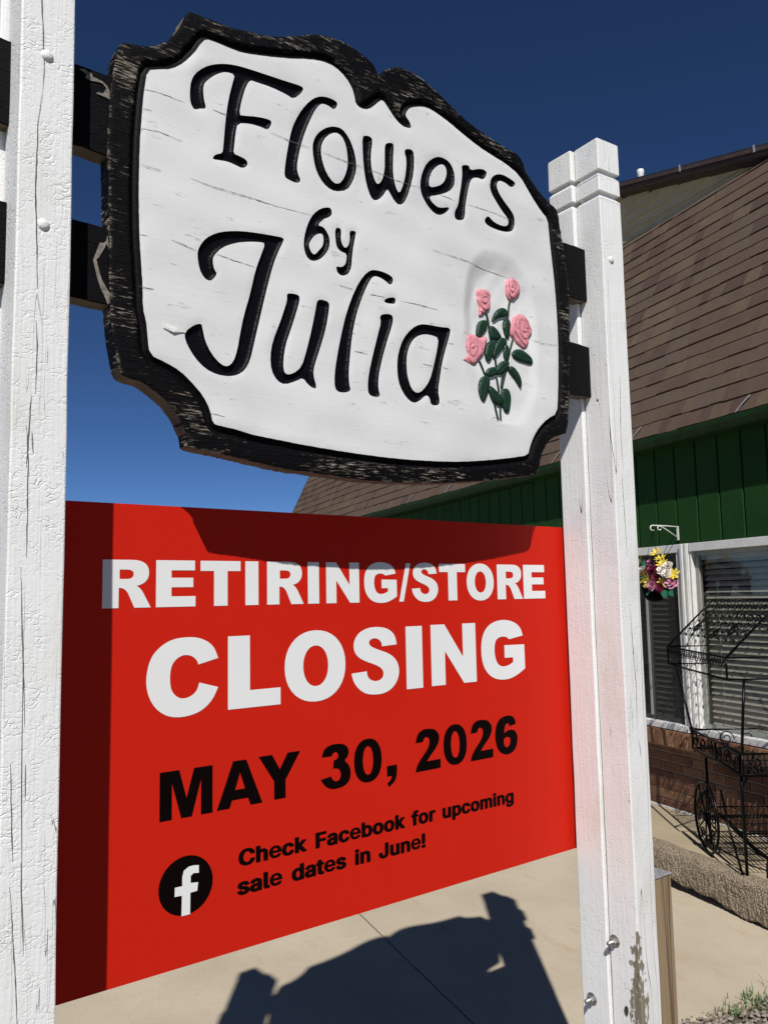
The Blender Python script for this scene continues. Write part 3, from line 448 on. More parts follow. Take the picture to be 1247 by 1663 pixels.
BIG = {"C":[[[1.0,0.712],[0.9718,0.7832],[0.9542,0.8201],[0.9371,0.8474],[0.9181,0.8716],[0.8965,0.8932],[0.8716,0.9135],[0.8441,0.932],[0.814,0.9479],[0.7806,0.9625],[0.7453,0.9746],[0.7086,0.9847],[0.6706,0.9924],[0.6313,0.9975],[0.5874,1.0],[0.5383,1.0],[0.4853,0.9975],[0.427,0.993],[0.3726,0.9828],[0.3222,0.9682],[0.275,0.9491],[0.2312,0.9256],[0.1906,0.8989],[0.1539,0.869],[0.1198,0.8366],[0.0891,0.8017],[0.0629,0.7597],[0.0413,0.7114],[0.0236,0.6567],[0.0105,0.5957],[0.002,0.5372],[0.0,0.4812],[0.0026,0.4272],[0.0111,0.3764],[0.0236,0.3274],[0.0406,0.2816],[0.0609,0.2378],[0.0858,0.1958],[0.1139,0.1583],[0.1447,0.1246],[0.1794,0.0947],[0.2168,0.0687],[0.2554,0.047],[0.2967,0.0292],[0.3386,0.0159],[0.3831,0.007],[0.4289,0.0019],[0.4768,0.0],[0.5265,0.0019],[0.5776,0.007],[0.6261,0.0153],[0.6719,0.0261],[0.7145,0.0394],[0.7538,0.0566],[0.7904,0.0763],[0.8251,0.0992],[0.8579,0.1259],[0.888,0.1551],[0.9142,0.1856],[0.9378,0.2174],[0.962,0.2594],[1.0,0.3363],[0.7276,0.4132],[0.7086,0.3566],[0.6948,0.328],[0.6811,0.3077],[0.664,0.2893],[0.6444,0.2734],[0.6228,0.26],[0.5986,0.2486],[0.5717,0.2397],[0.5429,0.2327],[0.5154,0.2301],[0.4898,0.2308],[0.4656,0.2352],[0.4434,0.2435],[0.4217,0.2549],[0.4008,0.2702],[0.3811,0.288],[0.3621,0.3096],[0.3464,0.335],[0.3346,0.3649],[0.3261,0.3986],[0.3215,0.4361],[0.3189,0.473],[0.3189,0.5105],[0.3209,0.5474],[0.3248,0.5842],[0.332,0.6179],[0.3418,0.6472],[0.3543,0.6732],[0.37,0.6949],[0.3877,0.7146],[0.4067,0.7311],[0.427,0.7451],[0.4499,0.7572],[0.4715,0.7654],[0.4918,0.7718],[0.5121,0.775],[0.5318,0.7756],[0.5508,0.7743],[0.5704,0.7711],[0.59,0.7661],[0.6097,0.7597],[0.628,0.7508],[0.6444,0.7413],[0.6588,0.7305],[0.6719,0.7177],[0.683,0.705],[0.6929,0.6917],[0.7014,0.6751],[0.7132,0.644]]],"S":[[[0.959,0.7222],[0.9462,0.7862],[0.9356,0.8195],[0.9236,0.8444],[0.908,0.8675],[0.8896,0.8886],[0.8669,0.9085],[0.8422,0.9264],[0.8139,0.9424],[0.782,0.9571],[0.7459,0.9699],[0.707,0.9802],[0.6631,0.9885],[0.6157,0.9942],[0.5676,0.9981],[0.518,1.0],[0.4671,0.9994],[0.4154,0.9968],[0.3645,0.9904],[0.3156,0.9802],[0.2682,0.9667],[0.2215,0.9501],[0.1812,0.9302],[0.1465,0.9078],[0.1175,0.8822],[0.0934,0.854],[0.075,0.8246],[0.0616,0.7939],[0.0538,0.7625],[0.051,0.7298],[0.0538,0.6985],[0.0623,0.669],[0.0764,0.6408],[0.0955,0.6146],[0.1203,0.5896],[0.15,0.5672],[0.1847,0.5474],[0.2251,0.5288],[0.2675,0.5115],[0.3135,0.4949],[0.3616,0.4795],[0.4126,0.4648],[0.4593,0.4501],[0.5011,0.436],[0.5386,0.4213],[0.5718,0.4065],[0.5994,0.3912],[0.6228,0.3739],[0.6412,0.356],[0.6539,0.3361],[0.661,0.3163],[0.6624,0.2958],[0.6575,0.2746],[0.6461,0.2529],[0.6299,0.235],[0.6086,0.2202],[0.5824,0.2093],[0.5506,0.2017],[0.5195,0.1985],[0.4883,0.1985],[0.4572,0.2023],[0.4268,0.2106],[0.3999,0.2202],[0.3772,0.2324],[0.3581,0.2458],[0.3432,0.2618],[0.3319,0.2778],[0.3234,0.2939],[0.3178,0.315],[0.3142,0.3528],[0.0,0.3374],[0.017,0.2778],[0.0297,0.2446],[0.0439,0.2177],[0.0616,0.1914],[0.0828,0.1645],[0.1076,0.1389],[0.1359,0.1146],[0.167,0.0909],[0.2017,0.0691],[0.2392,0.0499],[0.2795,0.0339],[0.322,0.0218],[0.368,0.0122],[0.4176,0.0058],[0.472,0.0013],[0.5301,0.0],[0.5924,0.0013],[0.6511,0.007],[0.707,0.0179],[0.7587,0.0333],[0.8068,0.0538],[0.85,0.0781],[0.8882,0.1056],[0.9214,0.1376],[0.9498,0.1735],[0.9717,0.2093],[0.9873,0.2465],[0.9965,0.2836],[1.0,0.3207],[0.9979,0.3566],[0.9908,0.3912],[0.9788,0.4245],[0.9611,0.4552],[0.9391,0.4846],[0.9115,0.5115],[0.8797,0.5365],[0.8429,0.5595],[0.8018,0.5807],[0.7573,0.5999],[0.7084,0.6172],[0.6561,0.6325],[0.6065,0.6472],[0.5598,0.6613],[0.5159,0.6748],[0.4749,0.6882],[0.4409,0.701],[0.414,0.7145],[0.3935,0.7286],[0.3808,0.7426],[0.3723,0.7561],[0.3687,0.7689],[0.3694,0.7817],[0.3744,0.7939],[0.385,0.8047],[0.3992,0.8143],[0.419,0.8227],[0.4423,0.8291],[0.4671,0.8323],[0.4919,0.8323],[0.5173,0.8291],[0.5435,0.8227],[0.5662,0.8143],[0.5867,0.8035],[0.6037,0.79],[0.6178,0.7746],[0.6285,0.7599],[0.6355,0.7465],[0.6391,0.7318],[0.6384,0.7061]]],"G":[[[0.9706,0.7197],[0.9437,0.7941],[0.9243,0.8339],[0.9024,0.8627],[0.8761,0.889],[0.8442,0.9134],[0.8073,0.9352],[0.7647,0.9538],[0.7165,0.9705],[0.6633,0.984],[0.6089,0.9936],[0.5526,0.9987],[0.495,1.0],[0.4362,0.9968],[0.3798,0.9897],[0.3273,0.9782],[0.2772,0.9628],[0.2303,0.9436],[0.1877,0.9198],[0.1489,0.8922],[0.1145,0.8602],[0.0845,0.8236],[0.0594,0.7845],[0.0388,0.7415],[0.0232,0.696],[0.0119,0.6466],[0.0044,0.5959],[0.0006,0.542],[0.0,0.4869],[0.0031,0.4285],[0.01,0.3746],[0.0213,0.3246],[0.0357,0.2784],[0.0544,0.2367],[0.0776,0.1969],[0.1058,0.1597],[0.1395,0.1257],[0.1777,0.0936],[0.2184,0.0674],[0.2603,0.0455],[0.3041,0.0289],[0.3498,0.0173],[0.3974,0.0083],[0.4462,0.0026],[0.4975,0.0],[0.5507,0.0],[0.6026,0.0038],[0.6533,0.0115],[0.7028,0.0225],[0.7516,0.0378],[0.7991,0.0552],[0.8454,0.0738],[0.9011,0.1013],[1.0,0.1539],[0.9969,0.5664],[0.5257,0.5728],[0.525,0.3605],[0.7196,0.3592],[0.7203,0.2809],[0.6627,0.2527],[0.6283,0.2386],[0.5976,0.2303],[0.5645,0.2239],[0.5288,0.2194],[0.495,0.2187],[0.4625,0.2226],[0.4324,0.2303],[0.4036,0.2425],[0.3786,0.2598],[0.3573,0.2816],[0.3392,0.3092],[0.3242,0.3419],[0.3129,0.3765],[0.3048,0.4137],[0.2997,0.4535],[0.2985,0.4952],[0.2991,0.5337],[0.3035,0.569],[0.3098,0.601],[0.3191,0.6299],[0.3323,0.6543],[0.3492,0.6748],[0.3692,0.6902],[0.393,0.7017],[0.418,0.7107],[0.4449,0.7165],[0.4731,0.7197],[0.5025,0.7203],[0.5288,0.7184],[0.5526,0.7152],[0.5726,0.7094],[0.5901,0.7017],[0.6051,0.6947],[0.617,0.6883],[0.6283,0.6812],[0.6439,0.669]]],"3":[[[0.0388,0.7417],[0.0763,0.8322],[0.1039,0.8784],[0.1327,0.9085],[0.1677,0.9337],[0.209,0.9548],[0.2566,0.9709],[0.3104,0.9839],[0.3717,0.993],[0.4393,0.999],[0.5081,1.0],[0.577,0.997],[0.6458,0.991],[0.7146,0.9809],[0.7747,0.9638],[0.8273,0.9427],[0.8698,0.9146],[0.9049,0.8814],[0.9287,0.8472],[0.9412,0.8121],[0.9424,0.7759],[0.9324,0.7387],[0.9161,0.7055],[0.8936,0.6764],[0.8648,0.6513],[0.831,0.6302],[0.8148,0.608],[0.816,0.5859],[0.836,0.5628],[0.8736,0.5387],[0.9074,0.5116],[0.9362,0.4814],[0.9599,0.4472],[0.98,0.4101],[0.9925,0.3709],[1.0,0.3276],[1.0,0.2814],[0.9937,0.2322],[0.98,0.1879],[0.9574,0.1487],[0.9262,0.1136],[0.8874,0.0834],[0.8398,0.0583],[0.786,0.0372],[0.7247,0.0211],[0.6558,0.0101],[0.587,0.003],[0.5181,0.0],[0.4506,0.002],[0.383,0.008],[0.3204,0.0191],[0.2653,0.0362],[0.2153,0.0573],[0.1715,0.0844],[0.1314,0.1126],[0.0964,0.1417],[0.0588,0.1809],[0.0,0.2523],[0.3342,0.2925],[0.3742,0.2372],[0.3992,0.2101],[0.423,0.193],[0.4506,0.1789],[0.4806,0.1678],[0.5094,0.1628],[0.5382,0.1628],[0.567,0.1668],[0.5945,0.1769],[0.617,0.191],[0.6358,0.2101],[0.6496,0.2342],[0.6596,0.2623],[0.6633,0.2905],[0.6621,0.3186],[0.6546,0.3467],[0.6421,0.3749],[0.6245,0.399],[0.602,0.4191],[0.577,0.4342],[0.5469,0.4452],[0.5181,0.4533],[0.4919,0.4573],[0.4618,0.4573],[0.4105,0.4523],[0.4318,0.6342],[0.4906,0.6442],[0.5194,0.6523],[0.5407,0.6623],[0.5582,0.6754],[0.5745,0.6915],[0.5845,0.7095],[0.5882,0.7276],[0.587,0.7467],[0.5795,0.7678],[0.5682,0.7849],[0.5532,0.799],[0.5344,0.809],[0.5119,0.8161],[0.4906,0.8201],[0.4706,0.8191],[0.4506,0.8151],[0.4318,0.807],[0.4168,0.797],[0.403,0.7869],[0.3905,0.7709],[0.373,0.7387]]],"2":[[[0.0255,0.6925],[0.0645,0.8055],[0.0937,0.8615],[0.1265,0.9002],[0.1679,0.9318],[0.2178,0.9572],[0.2713,0.9776],[0.3309,0.9908],[0.3954,0.998],[0.4659,1.0],[0.5328,0.998],[0.5985,0.9929],[0.663,0.9847],[0.7238,0.9745],[0.7798,0.9562],[0.8309,0.9328],[0.8759,0.9022],[0.9148,0.8656],[0.9428,0.8269],[0.9586,0.7872],[0.9635,0.7454],[0.9562,0.7016],[0.9416,0.6599],[0.9197,0.6191],[0.8893,0.5794],[0.8528,0.5418],[0.8139,0.5051],[0.7725,0.4715],[0.7287,0.4389],[0.6837,0.4094],[0.6387,0.3768],[0.5961,0.3432],[0.5426,0.2994],[0.4489,0.2169],[1.0,0.222],[0.9903,0.0081],[0.0,0.0],[0.0377,0.0916],[0.0669,0.1436],[0.101,0.1853],[0.1423,0.2281],[0.1922,0.2709],[0.2433,0.3136],[0.2968,0.3564],[0.3516,0.3992],[0.4088,0.442],[0.4574,0.4837],[0.4951,0.5234],[0.5231,0.5611],[0.5426,0.5978],[0.556,0.6314],[0.5645,0.6629],[0.5669,0.6935],[0.5645,0.721],[0.5572,0.7444],[0.5426,0.7648],[0.5231,0.7821],[0.4964,0.7953],[0.4708,0.8035],[0.4453,0.8075],[0.4185,0.8065],[0.3929,0.8004],[0.3698,0.7892],[0.3528,0.7749],[0.3358,0.7505],[0.3151,0.6986]]],"6":[[[0.9483,0.7599],[0.92,0.8433],[0.8979,0.885],[0.8708,0.9145],[0.8376,0.94],[0.797,0.9613],[0.7503,0.9776],[0.6986,0.9898],[0.6421,0.9969],[0.5793,1.0],[0.5141,0.998],[0.4477,0.9919],[0.3764,0.9807],[0.3038,0.9664],[0.2386,0.941],[0.1808,0.9064],[0.1292,0.8606],[0.0861,0.8067],[0.0504,0.7477],[0.0246,0.6867],[0.0086,0.6205],[0.0,0.5514],[0.0,0.4832],[0.0062,0.4161],[0.0197,0.3489],[0.0394,0.2828],[0.0677,0.2248],[0.1021,0.1729],[0.1439,0.1292],[0.1919,0.0926],[0.246,0.0621],[0.3063,0.0376],[0.3715,0.0183],[0.4428,0.0051],[0.5141,0.0],[0.5867,0.002],[0.6605,0.0122],[0.7343,0.0305],[0.7995,0.056],[0.8561,0.0905],[0.9041,0.1322],[0.9422,0.1811],[0.9717,0.233],[0.9914,0.2879],[1.0,0.3449],[1.0,0.4039],[0.9889,0.4568],[0.9692,0.5015],[0.9385,0.5381],[0.8979,0.5687],[0.8524,0.5921],[0.8007,0.6083],[0.7442,0.6185],[0.6814,0.6216],[0.6236,0.6195],[0.5695,0.6124],[0.5068,0.5961],[0.4022,0.5585],[0.4157,0.6317],[0.4256,0.6694],[0.4342,0.6968],[0.444,0.7223],[0.4563,0.7447],[0.4699,0.763],[0.4859,0.7782],[0.5055,0.7894],[0.5264,0.7976],[0.5474,0.8006],[0.5683,0.7996],[0.5879,0.7955],[0.6089,0.7864],[0.6248,0.7762],[0.6384,0.764],[0.6482,0.7477],[0.6605,0.7141]],[[0.4822,0.4476],[0.5105,0.4496],[0.54,0.4486],[0.572,0.4446],[0.6076,0.4395],[0.6347,0.4273],[0.6544,0.41],[0.6667,0.3856],[0.6704,0.3561],[0.6691,0.3266],[0.663,0.2981],[0.6494,0.2696],[0.6322,0.2421],[0.6101,0.2197],[0.5855,0.2024],[0.5572,0.1913],[0.5252,0.1851],[0.4957,0.1841],[0.4686,0.1902],[0.4428,0.2014],[0.4194,0.2197],[0.401,0.2401],[0.3862,0.2635],[0.3776,0.2899],[0.3727,0.3204],[0.3727,0.3469],[0.3776,0.3713],[0.3862,0.3927],[0.3998,0.411],[0.4157,0.4262],[0.4354,0.4374],[0.4576,0.4446]]],",":[[[0.0033,0.9981],[0.99,1.0],[1.0,0.7769],[0.99,0.6538],[0.9699,0.5558],[0.9331,0.4596],[0.8829,0.3654],[0.806,0.2788],[0.7023,0.2038],[0.5284,0.125],[0.1739,0.0],[0.0033,0.1731],[0.2375,0.2635],[0.3445,0.3135],[0.4013,0.3558],[0.4381,0.4077],[0.4615,0.5038],[0.0,0.5019]]]}
